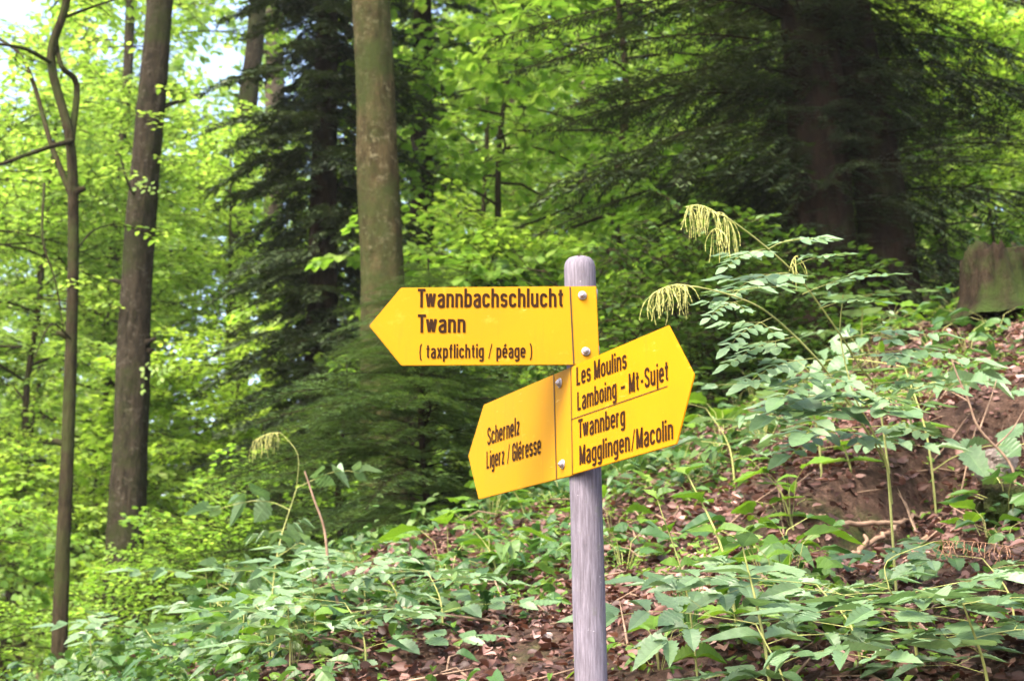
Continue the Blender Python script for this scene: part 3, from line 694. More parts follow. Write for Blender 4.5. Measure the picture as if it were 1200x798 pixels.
# ---------------------------------------------------------------- saplings and bushes (a few builds, then copies)
def proto(name, cat, h, rad, tr, nl, per, sprays, scale, leafm, woodm, low=.12, upw=.3):
    w, l = leafy_tree(h, rad, tr, nl, per, sprays, low, upw=upw, scale=scale)
    r = place_tree(name, cat, None, (0, 0, 0), w, l, (M[leafm], M[woodm])); r['category'] = cat; return r
protos = {
 'T1': proto('young_beech_tree', 'tree', 7.0, 1.9, .06, 34, 9, SPR, 1.05, 'beech', 'bark_slim'),
 'T2': proto('young_beech_tree', 'tree', 6.2, 2.1, .055, 30, 9, SPR, 1.1, 'beech', 'bark_slim'),
 'T3': proto('young_maple_tree', 'tree', 6.5, 1.9, .055, 30, 9, SPR_M, 1.05, 'maple', 'bark_slim'),
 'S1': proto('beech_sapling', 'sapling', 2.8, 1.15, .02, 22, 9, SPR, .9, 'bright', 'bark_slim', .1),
 'S2': proto('maple_sapling', 'sapling', 2.5, 1.0, .018, 18, 8, SPR_M, .85, 'maple', 'bark_slim', .1),
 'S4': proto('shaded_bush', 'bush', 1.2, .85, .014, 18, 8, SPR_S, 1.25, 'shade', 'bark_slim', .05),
 'S3': proto('leafy_bush', 'bush', 1.5, .95, .014, 20, 8, SPR_S, 1.25, 'maple', 'bark_slim', .05),
}
spots = [
 ('T1', 20, 14.5, 1.0, 'tall bright green beech behind the slim crooked tree'),
 ('T2', 120, 16.5, 1.15, 'yellow-green beech crown behind the straight brown trunk'),
 ('T1', 265, 17, 1.0, 'light green beech under the white gap in the canopy'),
 ('T2', 40, 19, 1.35, 'pale tall beech crown high at the left behind the slim crooked tree'),
 ('T1', 175, 20, 1.45, 'pale tall beech crown showing right of the straight brown trunk top'),
 ('T2', -30, 14, 1.1, 'beech crown cut by the left edge of the view'),
 ('T2', 330, 18.5, 1.1, 'light green beech whose leaves show behind the dark spruce'),
 ('T1', 560, 16, 1.1, 'bright beech between the thick mottled trunk and the post top'),
 ('T3', 600, 12.5, 1.0, 'broad-leaved maple directly above the topmost board'),
 ('T3', 715, 11.5, 1.05, 'broad-leaved maple rising behind the post top'),
 ('T2', 690, 18, 1.3, 'paler beech deep behind the broad-leaved maples'),
 ('T2', 840, 15, 1.1, 'shaded beech behind the wispy boughs left of the twin-stemmed conifer'),
 ('T1', 1120, 14, 1.1, 'green beech behind the twin-stemmed conifer and the mossy stump'),
 ('T3', 1230, 13, 1.0, 'maple at the upper slope beyond the mossy stump'),
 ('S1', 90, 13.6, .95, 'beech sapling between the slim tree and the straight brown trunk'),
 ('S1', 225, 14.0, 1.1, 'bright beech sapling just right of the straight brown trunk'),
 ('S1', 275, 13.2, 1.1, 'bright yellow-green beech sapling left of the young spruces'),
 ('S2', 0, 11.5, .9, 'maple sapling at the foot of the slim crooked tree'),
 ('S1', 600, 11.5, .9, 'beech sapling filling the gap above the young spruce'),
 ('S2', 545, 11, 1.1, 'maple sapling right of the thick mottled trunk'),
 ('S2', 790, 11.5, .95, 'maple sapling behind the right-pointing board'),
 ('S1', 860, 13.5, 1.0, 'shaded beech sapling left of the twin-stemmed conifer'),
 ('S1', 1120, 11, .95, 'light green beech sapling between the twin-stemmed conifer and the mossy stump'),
 ('S2', 1185, 11.5, 1.0, 'maple sapling behind the mossy stump'),
 ('S3', 20, 8.6, .6, 'low dark bush below the slim crooked tree'),
 ('S3', 185, 9.6, .6, 'low leafy bush just right of the foot of the straight brown trunk'),
 ('S3', 255, 8.6, .6, 'low leafy bush left of the goatsbeard with yellow tassels'),
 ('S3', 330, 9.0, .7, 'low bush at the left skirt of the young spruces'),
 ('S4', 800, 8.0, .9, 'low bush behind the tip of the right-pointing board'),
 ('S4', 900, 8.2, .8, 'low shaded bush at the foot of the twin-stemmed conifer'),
 ('S4', 730, 8.8, 1.0, 'low bush behind the upper part of the post'),
]
seen = set()
for k, px, Y, s, lab in spots:
    o = protos[k] if k not in seen else copy_tree(protos[k]); seen.add(k)
    p = at(px, 500, Y); z = float(ground(p[0], Y))
    o.location = (p[0], Y, z - .08); o.rotation_euler.z = rng.uniform(0, 6.28); o.scale = (s, s, s * rng.uniform(.92, 1.08)); o['label'] = lab
    o['group'] = {'T': 'young broad-leaved trees of the wood', 'S': 'saplings and bushes of the understorey'}[k[0]]

# ---------------------------------------------------------------- far woodland (one mass)
def far_wood():
    P = []
    n = 150
    for i in range(n):
        Y = rng.uniform(21, 48); x = rng.uniform(-.42, .42) * Y * 1.1; g = float(ground(x, Y)); u = x / Y
        hgt = rng.uniform(1, 13)
        c = np.array([x, Y, g + hgt]); r = rng.uniform(1.5, 3.2)
        m = int(30 * r)
        if -.26 < u < -.16 and hgt > 5: continue
        d = norm(rng.normal(0, 1, (m, 3))); P.append(c + d * r * rng.uniform(.5, 1, (m, 1)) * [1, 1, .8])
    P = np.concatenate(P); k = len(P)
    g = scatter(SPR_F, frames(P, rnd_dir(k, -.1), np.array([0, 0, 1]) + rng.normal(0, .4, (k, 3)), rng.uniform(.7, 1.3, k)))
    # undergrowth on the far slope
    k = 3000; Y = rng.uniform(13, 45, k); x = rng.uniform(-.45, .45, k) * Y; z = ground(x, Y) + rng.uniform(0, 1, k) ** 2 * 3.2
    g2 = scatter(SPR_F, frames(np.stack([x, Y, z], 1), rnd_dir(k, 0), np.array([0, 0, 1]) + rng.normal(0, .3, (k, 3)), rng.uniform(.4, .8, k)))
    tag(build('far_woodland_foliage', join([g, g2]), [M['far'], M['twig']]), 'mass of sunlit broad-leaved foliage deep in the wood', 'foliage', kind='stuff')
far_wood()

# ---------------------------------------------------------------- forest floor: litter, ground cover
def on_ground(n, fx, fy, dens=None):
    """random points in picture space dropped on the slope, thinned for even cover"""
    out = []
    while sum(map(len, out)) < n:
        Y = rng.uniform(*fy, 4000); x = rng.uniform(fx[0], fx[1], 4000) * Y; keep = rng.uniform(0, 1, 4000) < Y / fy[1]
        if dens is not None: keep &= rng.uniform(0, 1, 4000) < dens(x, Y)
        out.append(np.stack([x[keep], Y[keep]], 1))
    P = np.concatenate(out)[:n]; return P
def gnormal(P):
    e = .03; gx = (ground(P[:, 0] + e, P[:, 1]) - ground(P[:, 0] - e, P[:, 1])) / (2 * e); gy = (ground(P[:, 0], P[:, 1] + e) - ground(P[:, 0], P[:, 1] - e)) / (2 * e)
    return norm(np.stack([-gx, -gy, np.ones(len(P))], 1))
LL = [leaf_fine(.55, 6, .03, .15, .1), leaf_fine(.5, 6, .04, -.1, -.2, curl=-.5), leaf_fine(.62, 6, .02, .22, .2), leaf_fine(.45, 6, .05, .05, .3, curl=.8), leaf_fine(.35, 6, .03, .3, -.1), leaf_fine(.7, 4, .1, .08, .1)]
def litter():
    d = lambda x, y: np.clip(.45 + .5 * S(-.5, 1.0, x) + .5 * nz(x, y, 1.9, 4.), .08, 1)
    P = on_ground(62000, (-.40, .40), (2.3, 11), d); N = gnormal(P); k = len(P)
    Z = ground(P[:, 0], P[:, 1]) + rng.uniform(.002, .03, k)
    D = rnd_dir(k, 0); D[:, 2] = rng.normal(0, .25, k); Nn = N + rng.normal(0, .55, (k, 3))
    g = scatter(LL, frames(np.c_[P, Z], D, Nn, rng.uniform(.014, .047, k)))
    tw = []
    Pt = on_ground(500, (-.2, .40), (2.3, 8)); Zt = ground(Pt[:, 0], Pt[:, 1])
    for (x, y), z in zip(Pt, Zt):
        a = rng.uniform(0, 3.14); l = rng.uniform(.05, .28); d = np.array([math.cos(a), math.sin(a), 0]) * l
        e = np.array([x, y, 0]) + d; e[2] = float(ground(e[0], e[1])) + rng.uniform(.01, .05); p = np.array([x, y, z + .015]); m = (p + e) / 2 + rng.normal(0, .012, 3) + [0, 0, .01]
        tw.append(tube([p, m, e], [.0035 * rng.uniform(.5, 1.3), .003, .0012], 5, 1))
    g = join([g] + tw)
    tag(build('leaf_litter', g, [M['litter'], M['twig']], None, True), 'brown and pinkish dead beech leaves strewn over the slope', 'leaf litter', kind='stuff')
litter()
def cover():
    cl = []
    d = lambda x, y: np.clip(.32 - .45 * nz(x, y, 1.9, 4.) + .55 * S(.6, -1.2, x) + .25 * nz(x, y, 5, 1.) - .35 * S(.7, 1.8, x), .0, 1)
    P = on_ground(2900, (-.42, .42), (2.6, 13), d); N = gnormal(P); k = len(P)
    # every seed point: a little tuft of 7 leaves
    rep = 7; PP = np.repeat(P, rep, 0) + rng.normal(0, .055, (k * rep, 2)); m = len(PP)
    Z = ground(PP[:, 0], PP[:, 1]) + rng.uniform(.03, .16, m) * np.repeat(rng.uniform(.3, 1.3, k), rep)
    D = rnd_dir(m, 0); D[:, 2] = rng.normal(-.15, .2, m)
    g = scatter(HL, frames(np.c_[PP, Z], D, np.repeat(N, rep, 0) * .5 + [0, -.25, .7] + rng.normal(0, .25, (m, 3)), rng.uniform(.028, .078, m) * (1 + .06 * np.maximum(PP[:, 1] - 5, 0))))
    P = on_ground(3000, (-.42, .42), (2.4, 10), lambda x, y: np.clip(.25 - .6 * nz(x, y, 3.1, 2.) + .3 * S(.3, -1, x), 0, 1)); k = len(P); rep = 8
    PP = np.repeat(P, rep, 0) + rng.normal(0, .06, (k * rep, 2)); m = len(PP); D = rnd_dir(m, 0); D[:, 2] = rng.normal(0, .3, m)
    g2 = scatter(HL, frames(np.c_[PP, ground(PP[:, 0], PP[:, 1]) + rng.uniform(.01, .06, m)], D, [0, -.35, .9] + rng.normal(0, .35, (m, 3)), rng.uniform(.012, .036, m)))
    g2.M[:] = 1; g = join([g, g2])
    tag(build('ground_cover', g, [M['herb'], M['fresh']]), 'low green woodland plants carpeting the slope among dead leaves', 'ground cover', kind='stuff')
cover()

# ---------------------------------------------------------------- herbs of the slope
def compound(L=.42, pairs=5, leaf=.10, leaves=FL, droop=.18, sub=True, jit=.11, nsub=2):
    """a goatsbeard leaf: rachis along +x with leaflets, lower ones themselves of three"""
    t = np.linspace(0, 1, 7); axis = np.stack([t * L, .01 * np.sin(t * 6), .05 * L * np.sin(t * 3) - droop * L * t ** 2], 1)
    gs = [tube(axis, np.linspace(.0022, .0009, 7), 4, 1)]; P, D, N, Sc = [], [], [], []
    def nn(): return np.array([rng.normal(0, jit), rng.normal(0, jit), 1])
    for i in range(pairs):
        f = .30 + .62 * i / max(pairs - 1, 1); p = np.array([np.interp(f, t, axis[:, c]) for c in range(3)])
        for sg in (-1, 1):
            a = R(rng.uniform(48, 68)) * sg; d = np.array([math.cos(a), math.sin(a), rng.normal(-.05, .1)]); sz = leaf * (1.0 - .35 * i / pairs) * rng.uniform(.85, 1.15)
            if sub and i < nsub:
                sl = sz * 1.3; e = p + d * sl; gs.append(tube([p, (p + e) / 2 + [0, 0, .004], e], [.0014, .001, .0007], 3, 1))
                for a2, q in ((0, 1.), (50, .5), (-50, .5), (46, .95), (-46, .95)):
                    a3 = a + R(a2); P.append(p + d * sl * q); D.append([math.cos(a3), math.sin(a3), rng.normal(-.06, .1)]); N.append(nn()); Sc.append(sz * (.95 if a2 == 0 else .72))
            else:
                P.append(p); D.append(d); N.append(nn()); Sc.append(sz)
    P.append(axis[-1]); D.append([1, 0, -.1]); N.append(nn()); Sc.append(leaf * 1.05)
    g = scatter(leaves, frames(P, D, N, Sc)); g.M[:] = 0
    return join([g] + gs)
CP = [compound(.42, 4, .125, nsub=1) for _ in range(4)] + [compound(.36, 3, .13, sub=False) for _ in range(2)]
FLAT = [leaf_fine(.46, 9, .05, .05, .08), leaf_fine(.52, 9, .06, .08, .14), leaf_fine(.42, 9, .05, .03, .05)]
HC = [compound(.42, 6, .12, FLAT, .08, True, .06, 1) for _ in range(4)]
def tassels(p0, p1, n, lo=.03, hi=.08, mat=0, side=.0):
    """hanging seed strings along a short arching rachis"""
    p0, p1 = np.array(p0), np.array(p1); gs = []
    t = np.linspace(0, 1, 6); axp = p0 + (p1 - p0) * t[:, None] + np.array([0, 0, 1]) * (.012 * np.sin(t * math.pi))[:, None]
    gs.append(tube(axp, [.0014] * 6, 4, mat))
    for i in range(int(n * 1.6)):
        f = rng.uniform(.1, 1); p = np.array([np.interp(f, t, axp[:, c]) for c in range(3)])
        ln = rng.uniform(lo, hi); s = np.array([rng.normal(0, .008), rng.normal(0, .012), 0])
        q = np.array([p, p + s + [0, 0, -ln * .3], p + s * 1.5 + [0, 0, -ln * .65], p + s * 1.7 + [rng.normal(0, .004), 0, -ln]])
        sm = smooth(q, 9); gs.append(tube(sm, .0004 + .0013 * rng.uniform(0, 1, len(sm)) ** 1.5, 4, mat))
    return join(gs)
def px_leaf(p0, Y0, p1, Y1, L=None, tilt=.25, g=None):
    a, b = at(*p0, Y0), at(*p1, Y1); d = b - a; ln = np.linalg.norm(d)
    base = CP[rng.integers(0, len(CP))] if g is None else g
    L0 = base.V[:, 0].max(); N = np.array([0, -tilt, 1.])
    return inst(base, frames(a, d, N, ln / L0))
def split_parts(root, g, mats, names):
    for i, (nm, m) in enumerate(zip(names, mats)):
        f = g.M == i
        if not f.any(): continue
        used, invx = np.unique(g.Q[f], return_inverse=True)
        o = build(nm, G(g.V[used], invx.reshape(-1, 4), g.U[used]), M[m], None, nm != 'leaves' and nm != 'foliage')
        o.data.transform(Matrix.Translation(-Vector([float(v) for v in root.location]))); o.parent = root
# hero goatsbeard, right of the boards
def stem_px(pts, r0, r1):
    P = smooth([at(x, y, Y) for x, y, Y in pts], 6); return tube(P, np.linspace(r0, r1, len(P)), 6, 1), P
base_h = hit(1040, 560)
sA, _ = stem_px([(1040, 548, 3.55), (1022, 515, 3.45), (990, 466, 3.35), (960, 424, 3.25), (925, 388, 3.2), (893, 362, 3.12), (859, 347, 3.05), (820, 337, 3.0), (806, 336, 3.0)], .0032, .0016)
sB, _ = stem_px([(1042, 555, 3.6), (1028, 462, 3.6), (1008, 430, 3.55), (987, 396, 3.5), (955, 350, 3.45), (930, 319, 3.4), (897, 289, 3.35), (862, 262, 3.3), (842, 251, 3.3), (803, 243, 3.3)], .0032, .0014)
sC, _ = stem_px([(1045, 590, 3.55), (1038, 540, 3.5), (1020, 500, 3.45), (1000, 460, 3.4), (985, 395, 3.4), (988, 345, 3.4)], .0034, .0014)
hb = np.array([*at(1045, 590, 3.55)]); hb[2] = float(ground(hb[0], hb[1]))
st = tube([hb, at(1042, 570, 3.55), at(1040, 548, 3.55)], [.0036, .0033, .003], 6, 1)
leaves = [((930, 312), 3.40, (1008, 288), 3.25), ((900, 292), 3.35, (985, 270), 3.5), ((897, 292), 3.35, (838, 312), 3.2), ((925, 320), 3.4, (830, 345), 3.15),
          ((940, 345), 3.42, (1068, 308), 3.3), ((960, 362), 3.45, (1050, 343), 3.2), ((905, 372), 3.15, (838, 410), 3.0), ((985, 398), 3.5, (1132, 382), 3.4),
          ((1000, 418), 3.5, (1182, 412), 3.3), ((955, 420), 3.25, (850, 448), 3.05), ((930, 395), 3.2, (832, 428), 3.1), ((1015, 452), 3.5, (1140, 448), 3.25),
          ((990, 462), 3.4, (880, 482), 3.1), ((1012, 500), 3.45, (900, 530), 3.2), ((1020, 500), 3.45, (1130, 510), 3.25), ((860, 348), 3.05, (900, 330), 3.3),
          ((975, 440), 3.3, (900, 462), 3.0), ((1000, 430), 3.5, (1080, 405), 3.7), ((870, 352), 3.08, (820, 372), 2.95), ((1000, 478), 3.4, (930, 500), 3.0), ((1010, 470), 3.4, (1080, 470), 3.0)]
gh = join([sA, sB, sC, st] + [px_leaf(*l, tilt=.33, g=HC[rng.integers(0, 4)]) for l in leaves])
tz = [tassels(at(812, 336, 3.0), at(764, 345, 2.98), 30, .03, .07), tassels(at(803, 243, 3.3), at(840, 250, 3.3), 24, .03, .075),
           tassels(at(838, 250, 3.3), at(858, 262, 3.32), 12, .04, .11), tassels(at(832, 272, 3.3), at(850, 276, 3.25), 5, .05, .09), tassels(at(925, 318, 3.4), at(935, 300, 3.4), 5, .03, .06)]
hr = empty('goatsbeard_plant', hb, 'tall arching goatsbeard with pale leaflets and hanging yellow seed tassels beside the right-pointing board', 'plant', 'goatsbeard plants on the slope')
split_parts(hr, gh, ['goats', 'stem'], ['leaves', 'stem'])
for q in tz: split_parts(hr, q, ['tassel'], ['seed_tassel'])

def goats(h=.6, n=6, spread=.35, tass=0, up=.7):
    """base at the origin; compound leaves off one leaning stem"""
    gs = []; a0 = rng.uniform(0, 6.28); top = np.array([math.cos(a0) * h * .25, math.sin(a0) * h * .25, h])
    P = smooth([(0, 0, -.08), (top[0] * .2, top[1] * .2, h * .5), tuple(top)], 6); gs.append(tube(P, np.linspace(.005, .002, len(P)), 6, 1))
    for i in range(n):
        f = .35 + .65 * i / max(n - 1, 1); p = np.array([np.interp(f, np.linspace(0, 1, len(P)), P[:, c]) for c in range(3)]); a = i * 2.4 + rng.normal(0, .3)
        d = np.array([math.cos(a), math.sin(a), .28 + rng.normal(0, .1)]); g = CP[rng.integers(0, len(CP))]
        gs.append(inst(g, frames(p, d, [rng.normal(0, .12), -.5 + rng.normal(0, .12), 1], rng.uniform(.75, 1.15))))
    g = join(gs)
    if tass:
        t2 = [tube(smooth([top, top + [0, 0, .12], top + [.1, 0, .2]], 4), .0014, 4, 1)]
        tt = tassels(top + [.1, 0, .2], top + [.26, 0, .17], tass, .03, .08); tt.M[:] = 2; g = join([g, tt] + t2)
    return g
def ovate_herb(h=.55, n=6, leaf=.13):
    """upright stem with opposite pairs of broad leaves"""
    gs = []; top = np.array([rng.normal(0, .12), rng.normal(0, .08), h]); P = smooth([(0, 0, -.08), (top[0] * .3, top[1] * .3, h * .5), tuple(top)], 6)
    gs.append(tube(P, np.linspace(.0045, .0016, len(P)), 6, 1)); PP, D, N, Sc = [], [], [], []
    for i in range(n):
        f = .25 + .75 * i / (n - 1); p = np.array([np.interp(f, np.linspace(0, 1, len(P)), P[:, c]) for c in range(3)])
        for sg in (0, math.pi):
            a = i * 1.45 + sg + rng.normal(0, .2); d = np.array([math.cos(a), math.sin(a), .15 + .5 * f ** 3])
            PP.append(p); D.append(d); N.append([rng.normal(0, .15), -.5, 1]); Sc.append(leaf * rng.uniform(.75, 1.1) * (1.1 - .45 * f))
    g = scatter([HL[0], HL[2], FL[1]], frames(PP, D, N, Sc)); g.M[:] = 0; return join([g] + gs)
def rosette(n=8, leaf=.09, h=.12):
    PP, D, N, Sc, gs = [], [], [], [], []
    for i in range(n):
        a = i * 2.4 + rng.normal(0, .3); r = rng.uniform(.02, .12); z = h * rng.uniform(.4, 1.2); p = np.array([math.cos(a) * r, math.sin(a) * r, z])
        gs.append(tube([(0, 0, -.03), (p[0] * .5, p[1] * .5, z * .8), tuple(p)], [.0014, .0012, .001], 3, 1))
        PP.append(p); D.append([math.cos(a), math.sin(a), rng.normal(0, .2)]); N.append([rng.normal(0, .2), -.2 + rng.normal(0, .2), 1]); Sc.append(leaf * rng.uniform(.7, 1.2))
    g = scatter(HL, frames(PP, D, N, Sc)); g.M[:] = 0; return join([g] + gs)
def mk(name, g, mats, names, cat):
    r = empty(name, (0, 0, 0), None, cat); split_parts(r, g, mats, names); return r
HP = {
 'g1': mk('goatsbeard_plant', goats(.55, 6), ['goats', 'stem', 'tassel'], ['leaves', 'stem', 'seed_tassel'], 'plant'),
 'g2': mk('goatsbeard_plant', goats(.42, 5), ['goats', 'stem', 'tassel'], ['leaves', 'stem', 'seed_tassel'], 'plant'),
 'g3': mk('goatsbeard_plant', goats(.5, 5, tass=26), ['goats', 'stem', 'tassel'], ['leaves', 'stem', 'seed_tassel'], 'plant'),
 'g4': mk('goatsbeard_plant', goats(.35, 7, tass=22), ['goats', 'stem', 'browntassel'], ['leaves', 'stem', 'seed_tassel'], 'plant'),
 'o1': mk('broadleaf_herb', ovate_herb(), ['goats', 'stem'], ['leaves', 'stem'], 'plant'),
 'o2': mk('broadleaf_herb', ovate_herb(.4, 5, .11), ['fresh', 'stem'], ['leaves', 'stem'], 'plant'),
 'r1': mk('woodland_herb', rosette(), ['herb', 'stem'], ['leaves', 'stem'], 'plant'),
 'r2': mk('woodland_herb', rosette(6, .11, .16), ['fresh', 'stem'], ['leaves', 'stem'], 'plant'),
 'r3': mk('woodland_herb', rosette(10, .07, .09), ['herb', 'stem'], ['leaves', 'stem'], 'plant'),
}
# kind, pixel of the plant's middle, distance (None: dropped on the slope at that pixel), size, label
herbs = [
 ('g4', 1075, 740, 3.0, 1.0, 'goatsbeard with a brown dry tassel among broad leaves, low on the slope at bottom right'),
 ('g1', 1160, 790, 2.7, .9, 'large-leaved goatsbeard filling the bottom right corner'),
 ('g2', 1190, 715, 3.3, .7, 'goatsbeard leaves at the right edge below the mossy rock'),
 ('g2', 1010, 750, 2.9, .9, 'goatsbeard with flat leaves left of the brown tassel'),
 ('g2', 930, 770, 2.7, .75, 'small goatsbeard below the upright broad-leaved herb'),
 ('o1', 905, 700, 2.75, 1.0, 'upright herb with opposite broad leaves, right of the post foot'),
 ('o2', 865, 600, 3.3, 1.0, 'broad-leaved herb below the tip of the right-pointing board'),
 ('o2', 815, 545, 3.1, .6, 'single pale-leaved herb touching the edge of the right-pointing board'),
 ('o2', 1000, 520, 4.6, 1.0, 'broad-leaved herb at the foot of the tall arching goatsbeard'),
 ('o2', 1080, 560, 4.8, 1.1, 'fresh green broad-leaved herb above the cut bank'),
 ('o2', 930, 560, 4.4, .9, 'broad-leaved herb between the boards and the cut bank'),
 ('g1', 960, 480, 4.6, 1.0, 'goatsbeard thicket leaf behind the tall arching goatsbeard'),
 ('g2', 1090, 470, 4.6, 1.0, 'goatsbeard right of the tall arching goatsbeard'),
 ('g1', 1010, 400, 7.2, 1.1, 'goatsbeard at the base of the twin-stemmed conifer'),
 ('g2', 860, 500, 5.2, 1.0, 'goatsbeard behind the tip of the right-pointing board'),
 ('g3', 320, 612, 5.0, .9, 'goatsbeard with yellow tassels in front of the beech saplings'),
 ('g3', 285, 740, 4.3, .9, 'goatsbeard with yellow tassels low at the bottom left'),
 ('g1', 430, 660, 4.6, .9, 'goatsbeard with drooping pale leaves below the young spruce'),
 ('g1', 370, 730, 4.0, 1.0, 'pale goatsbeard beside the thin dry stalk'),
 ('g2', 470, 700, 4.2, 1.0, 'goatsbeard left of the large pale leaf'),
 ('g2', 520, 730, 3.9, .8, 'goatsbeard just left of the post foot'),
 ('g1', 340, 790, 3.6, .9, 'goatsbeard leaves cut off by the bottom edge left of the post'),
 ('g2', 430, 790, 3.6, .9, 'small goatsbeard at the bottom edge left of the post'),
 ('g1', 250, 690, 5.2, 1.0, 'blurred goatsbeard on the left slope below the bushes'),
 ('g2', 190, 760, 5.0, 1.0, 'blurred goatsbeard at the bottom left of the slope'),
 ('o2', 590, 690, 4.6, 1.3, 'herb with one large pale leaf left of the post'),
 ('o2', 620, 590, 5.6, 1.0, 'herb just under the left-pointing lower board'),
 ('o1', 110, 740, 6.0, 1.0, 'tall herb between the slim tree and the slope'),
]
seenh = set(); a3d = 0
for k, px, py, Y, s, lab in herbs:
    s *= (.75 if px < 600 else .95) if k[0] == 'g' else (.9 if px < 600 else 1.05)
    o = HP[k] if k not in seenh else copy_tree(HP[k]); seenh.add(k)
    p = at(px, py, Y); g = float(ground(p[0], Y)); hh = {'g1': .55, 'g2': .42, 'g3': .5, 'g4': .35, 'o1': .55, 'o2': .4}[k] * s
    up = max(p[2] - g, .12)                      # the stem grows until the leaves reach their height
    zs = min(max(up / (hh * .75), .5), 1.6); o.location = (p[0], Y, max(g, p[2] - hh * .75 * zs) if up > hh * 1.6 else g)
    o.location.z = g if up <= hh * 1.2 * 1.6 else g
    o.scale = (s, s, s * zs); o.rotation_euler.z = rng.uniform(-.6, .6) if k != 'g3' else 2.9 - a3d; o['label'] = lab
    o['group'] = 'goatsbeard plants on the slope' if k[0] == 'g' else 'broad-leaved herbs on the slope'
# small herbs: nothing tells them apart
P = on_ground(150, (-.2, .36), (3.2, 9), lambda x, y: np.clip(.5 - .5 * nz(x, y, 1.9, 4.), .05, 1))
for i, (x, y) in enumerate(P):
    k = 'r%d' % (i % 3 + 1); o = HP[k] if k not in seenh else copy_tree(HP[k]); seenh.add(k)
    s = rng.uniform(.7, 1.5); o.location = (x, y, float(ground(x, y))); o.scale = (s, s, s); o.rotation_euler.z = rng.uniform(0, 6.28)
    o['label'] = 'small green woodland herb growing among brown dead leaves on the slope'; o['group'] = 'small woodland herbs on the slope'

# ---------------------------------------------------------------- dead wood, stump, rock, grass
def twig(name, pts, r0, r1, label, cat='branch', forks=()):
    P = []
    for x, y, dz in pts:
        p = hit(x, y); p = p + (EYE - p) / np.linalg.norm(EYE - p) * dz; P.append(p)
    sm = smooth(P, 6); sm += rng.normal(0, .004, sm.shape); gs = [tube(sm, np.linspace(r0, r1, len(sm)), 7, 0, wob=.15)]
    for f, d, l in forks:
        b = sm[int(f * (len(sm) - 1))]; d = np.array(d, float); gs.append(tube(smooth([b, b + d * l * .5 + rng.normal(0, .01, 3), b + d * l], 4), np.linspace(r1 * 1.3, r1 * .5, 5 if False else len(smooth([b, b, b], 4))), 5, 0))
    o = build(name, join(gs), M['twig'], None, True, origin=P[0]); return tag(o, label, cat, 'dead branches on the slope')
twig('fallen_branch', [(960, 606, .06), (979, 612, .07), (1030, 613, .08), (1061, 610, .06), (1088, 601, .04)], .010, .007, 'thin brown fallen branch lying level across the top of the cut bank')
twig('fallen_branch', [(958, 668, .05), (980, 658, .08), (1009, 644, .08), (1030, 630, .07), (1058, 612, .05)], .007, .009, 'thin fallen branch slanting down left across the cut bank', forks=[(.5, (.2, 0, .6), .08)])
twig('fallen_branch', [(1103, 603, .06), (1094, 620, .09), (1078, 642, .09), (1059, 671, .05)], .010, .006, 'short brown branch leaning steeply on the cut bank')
twig('fallen_branch', [(1024, 733, .05), (1014, 762, .07), (993, 798, .05)], .006, .004, 'pale dry twig among goatsbeard leaves near the bottom edge')
def stalk(pts, Y, r0, r1, name, label, mat='twig', forks=()):
    P = np.array([at(x, y, Y + dy) for x, y, dy in pts]); g = P[0].copy(); g[2] = float(ground(g[0], g[1])) - .02
    P = np.r_[[g], P]; sm = smooth(P, 6); gs = [tube(sm, np.linspace(r0, r1, len(sm)), 6, 0)]
    for (x, y), (x2, y2), (x3, y3) in forks: gs.append(tube(smooth([at(x, y, Y), at(x2, y2, Y + .05), at(x3, y3, Y + .1)], 4), np.linspace(r1 * 1.6, r1 * .6, 9), 5, 0))
    tag(build(name, join(gs), M[mat], None, True, origin=g), label, 'stalk')
stalk([(398, 715, 0), (386, 670, 0), (380, 620, 0), (368, 585, 0), (357, 552, 0)], 4.2, .006, .003, 'dry_stalk', 'thin bare dry stalk standing left of the young spruce')
stalk([(1186, 548, 0), (1148, 503, 0), (1135, 470, 0), (1122, 440, 0), (1112, 412, 0)], 4.2, .005, .002, 'bare_twig', 'dark bare forking twig rising above dead leaves right of the tall goatsbeard', forks=[((1148, 503), (1160, 470), (1168, 445)), ((1135, 470), (1120, 462), (1108, 455)), ((1165, 524), (1185, 505), (1200, 480))])
# mossy stump
def stump():
    b = hit(1178, 372); b[2] = float(ground(b[0], b[1])); Yb = b[1]; r = 48 / F * Yb; h = 80 / F * Yb; n = 84
    th = np.arange(n) / n * 2 * math.pi; rows = []
    for f, k in ((-.1, 1.5), (0, 1.35), (.12, 1.15), (.3, 1.02), (.6, .95), (.85, .92), (.97, .9), (1, .8), (.96, .5), (.93, .05)):
        rr = r * k * (1 + .10 * np.sin(th * 3 + 1) + .07 * np.sin(th * 7 + f * 3) + .04 * np.sin(th * 13 + f * 2) + .02 * np.sin(th * 29 + f * 5)); z = h * f + (h * .09 * np.sin(th * 2 + 1) + h * .05 * np.sin(th * 9) + h * .035 * np.sin(th * 23) + h * .03 * np.sin(th * 37 + 2)) * (f > .8)
        rows.append(np.stack([rr * np.cos(th), rr * np.sin(th), z], 1))
    V = np.array(rows).reshape(-1, 3) + b; idx = np.arange(len(V)).reshape(-1, n); a = idx[:-1]; c = np.roll(idx[1:], -1, 1)
    Q = np.stack([a, np.roll(a, -1, 1), c, idx[1:]], -1).reshape(-1, 4)
    root = empty('mossy_stump', b, 'old dark mossy tree stump at the right edge of the slope', 'stump')
    o = build('stump_wood', G(V - b, Q), M['mossrock'], root, True)
stump()
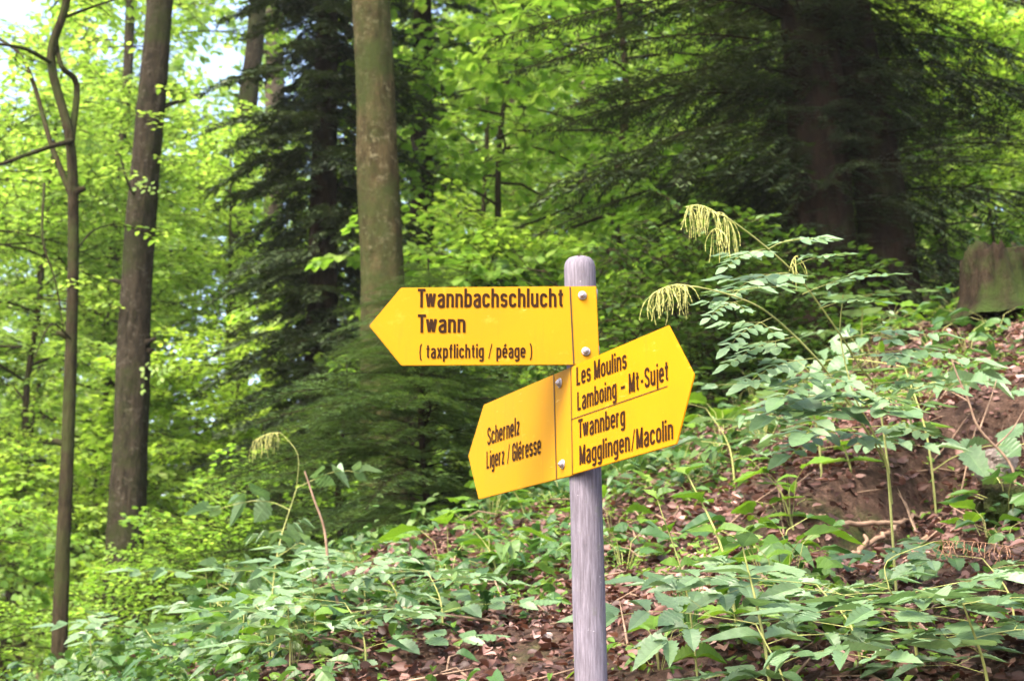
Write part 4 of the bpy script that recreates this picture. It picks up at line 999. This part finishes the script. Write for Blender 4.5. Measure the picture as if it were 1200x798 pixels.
def rock(px, py, w, h, mat, name, label, sink=.3, dz=0):
    b = hit(px, py + h * .5); Yb = b[1]; sx = w / 2 / F * Yb; sz = h / 2 / F * Yb; n = 48
    th = np.linspace(0, 2 * math.pi, n, endpoint=False); V = []
    for ph in np.linspace(-math.pi / 2 + .02, math.pi / 2 - .02, 30):
        d = np.stack([np.cos(th) * math.cos(ph), np.sin(th) * math.cos(ph), np.full(n, math.sin(ph))], 1)
        k = 1 + .16 * np.sin(d[:, 0] * 4 + px) * np.cos(d[:, 1] * 5 + 1) + .10 * np.sin(d[:, 2] * 7 + d[:, 0] * 6) + .05 * np.sin(d @ [17, 13, 19.]) + .035 * np.sin(d @ [31, -23, 37.]) * np.sin(d @ [-21, 43, 11.])
        V.append(np.sign(d) * np.abs(d) ** .75 * k[:, None] * [sx, sx * .8, sz])
    V = np.array(V).reshape(-1, 3); idx = np.arange(len(V)).reshape(-1, n); a = idx[:-1]; Q = np.stack([a, np.roll(a, -1, 1), np.roll(idx[1:], -1, 1), idx[1:]], -1).reshape(-1, 4)
    c = b + [0, 0, sz * (1 - sink) + dz]; o = build(name, G(V, Q), M[mat], None, False, origin=c); o.location = c; o.data.transform(Matrix.Translation(Vector([float(v) for v in c])));
    return tag(o, label, 'rock')
rock(1178, 587, 60, 50, 'mossrock', 'mossy_rock', 'dark mossy rock at the right edge of the cut bank')
rock(1168, 552, 48, 42, 'rock', 'pale_rock', 'pale pinkish rock sitting on the mossy one', dz=.03)
rock(1162, 640, 16, 12, 'rock', 'pale_rock', 'small pinkish stone below the mossy rock')
rock(640, 745, 14, 10, 'rock', 'pale_rock', 'small pale stone in the leaf litter left of the post foot')
def grass_tuft(px, py, n=46, h=.15):
    b = hit(px, py); gs = []
    for i in range(n):
        a = rng.uniform(0, 6.28); r = rng.uniform(0, .03); l = h * rng.uniform(.5, 1.2); p = np.array([math.cos(a) * r, math.sin(a) * r, 0]); o = np.array([math.cos(a), math.sin(a), 0]) * l * rng.uniform(.2, .8)
        mid = p + o * .3 + [0, 0, l * .7]; e = p + o + [0, 0, l * rng.uniform(.6, 1)]; s = np.array([-math.sin(a), math.cos(a), 0]) * .0017
        V = [p - s, p + s, mid + s, mid - s, e]; gs.append(G(V, [(0, 1, 2, 3), (3, 2, 4, 4)][:1] + [(3, 2, 4, 4)][:0])); gs.append(G([mid - s, mid + s, e + s * .2, e - s * .2], [(0, 1, 2, 3)]))
    o = build('grass_tuft', join(gs), M['herb']); o.location = b; tag(o, 'small tuft of fine grass on the slope right of the post foot', 'grass tuft')
grass_tuft(808, 745)

# ---------------------------------------------------------------- pale air between the trees
def haze():
    m = bpy.data.materials.new('haze_air'); m.use_nodes = True; t = m.node_tree; t.nodes.clear(); o_ = t.nodes.new('ShaderNodeOutputMaterial'); v = t.nodes.new('ShaderNodeVolumePrincipled')
    v.inputs['Color'].default_value = (.93, .97, .90, 1); v.inputs['Density'].default_value = .0006; v.inputs['Anisotropy'].default_value = .2
    t.links.new(v.outputs[0], o_.inputs['Volume'])
    g_ = bpy.data.objects['ground']; c_ = np.array([tuple(v.co) for v in g_.data.vertices]); lo, hi = c_.min(0) - 1, c_.max(0) + 1; hi[2] = max(hi[2], 26)
    V = [(x, y, z) for z in (lo[2], hi[2]) for y in (lo[1], hi[1]) for x in (lo[0], hi[0])]
    Q = [(0, 2, 3, 1), (4, 5, 7, 6), (0, 1, 5, 4), (2, 6, 7, 3), (0, 4, 6, 2), (1, 3, 7, 5)]
    tag(build('haze', G(V, Q), m), kind='stuff')
haze()
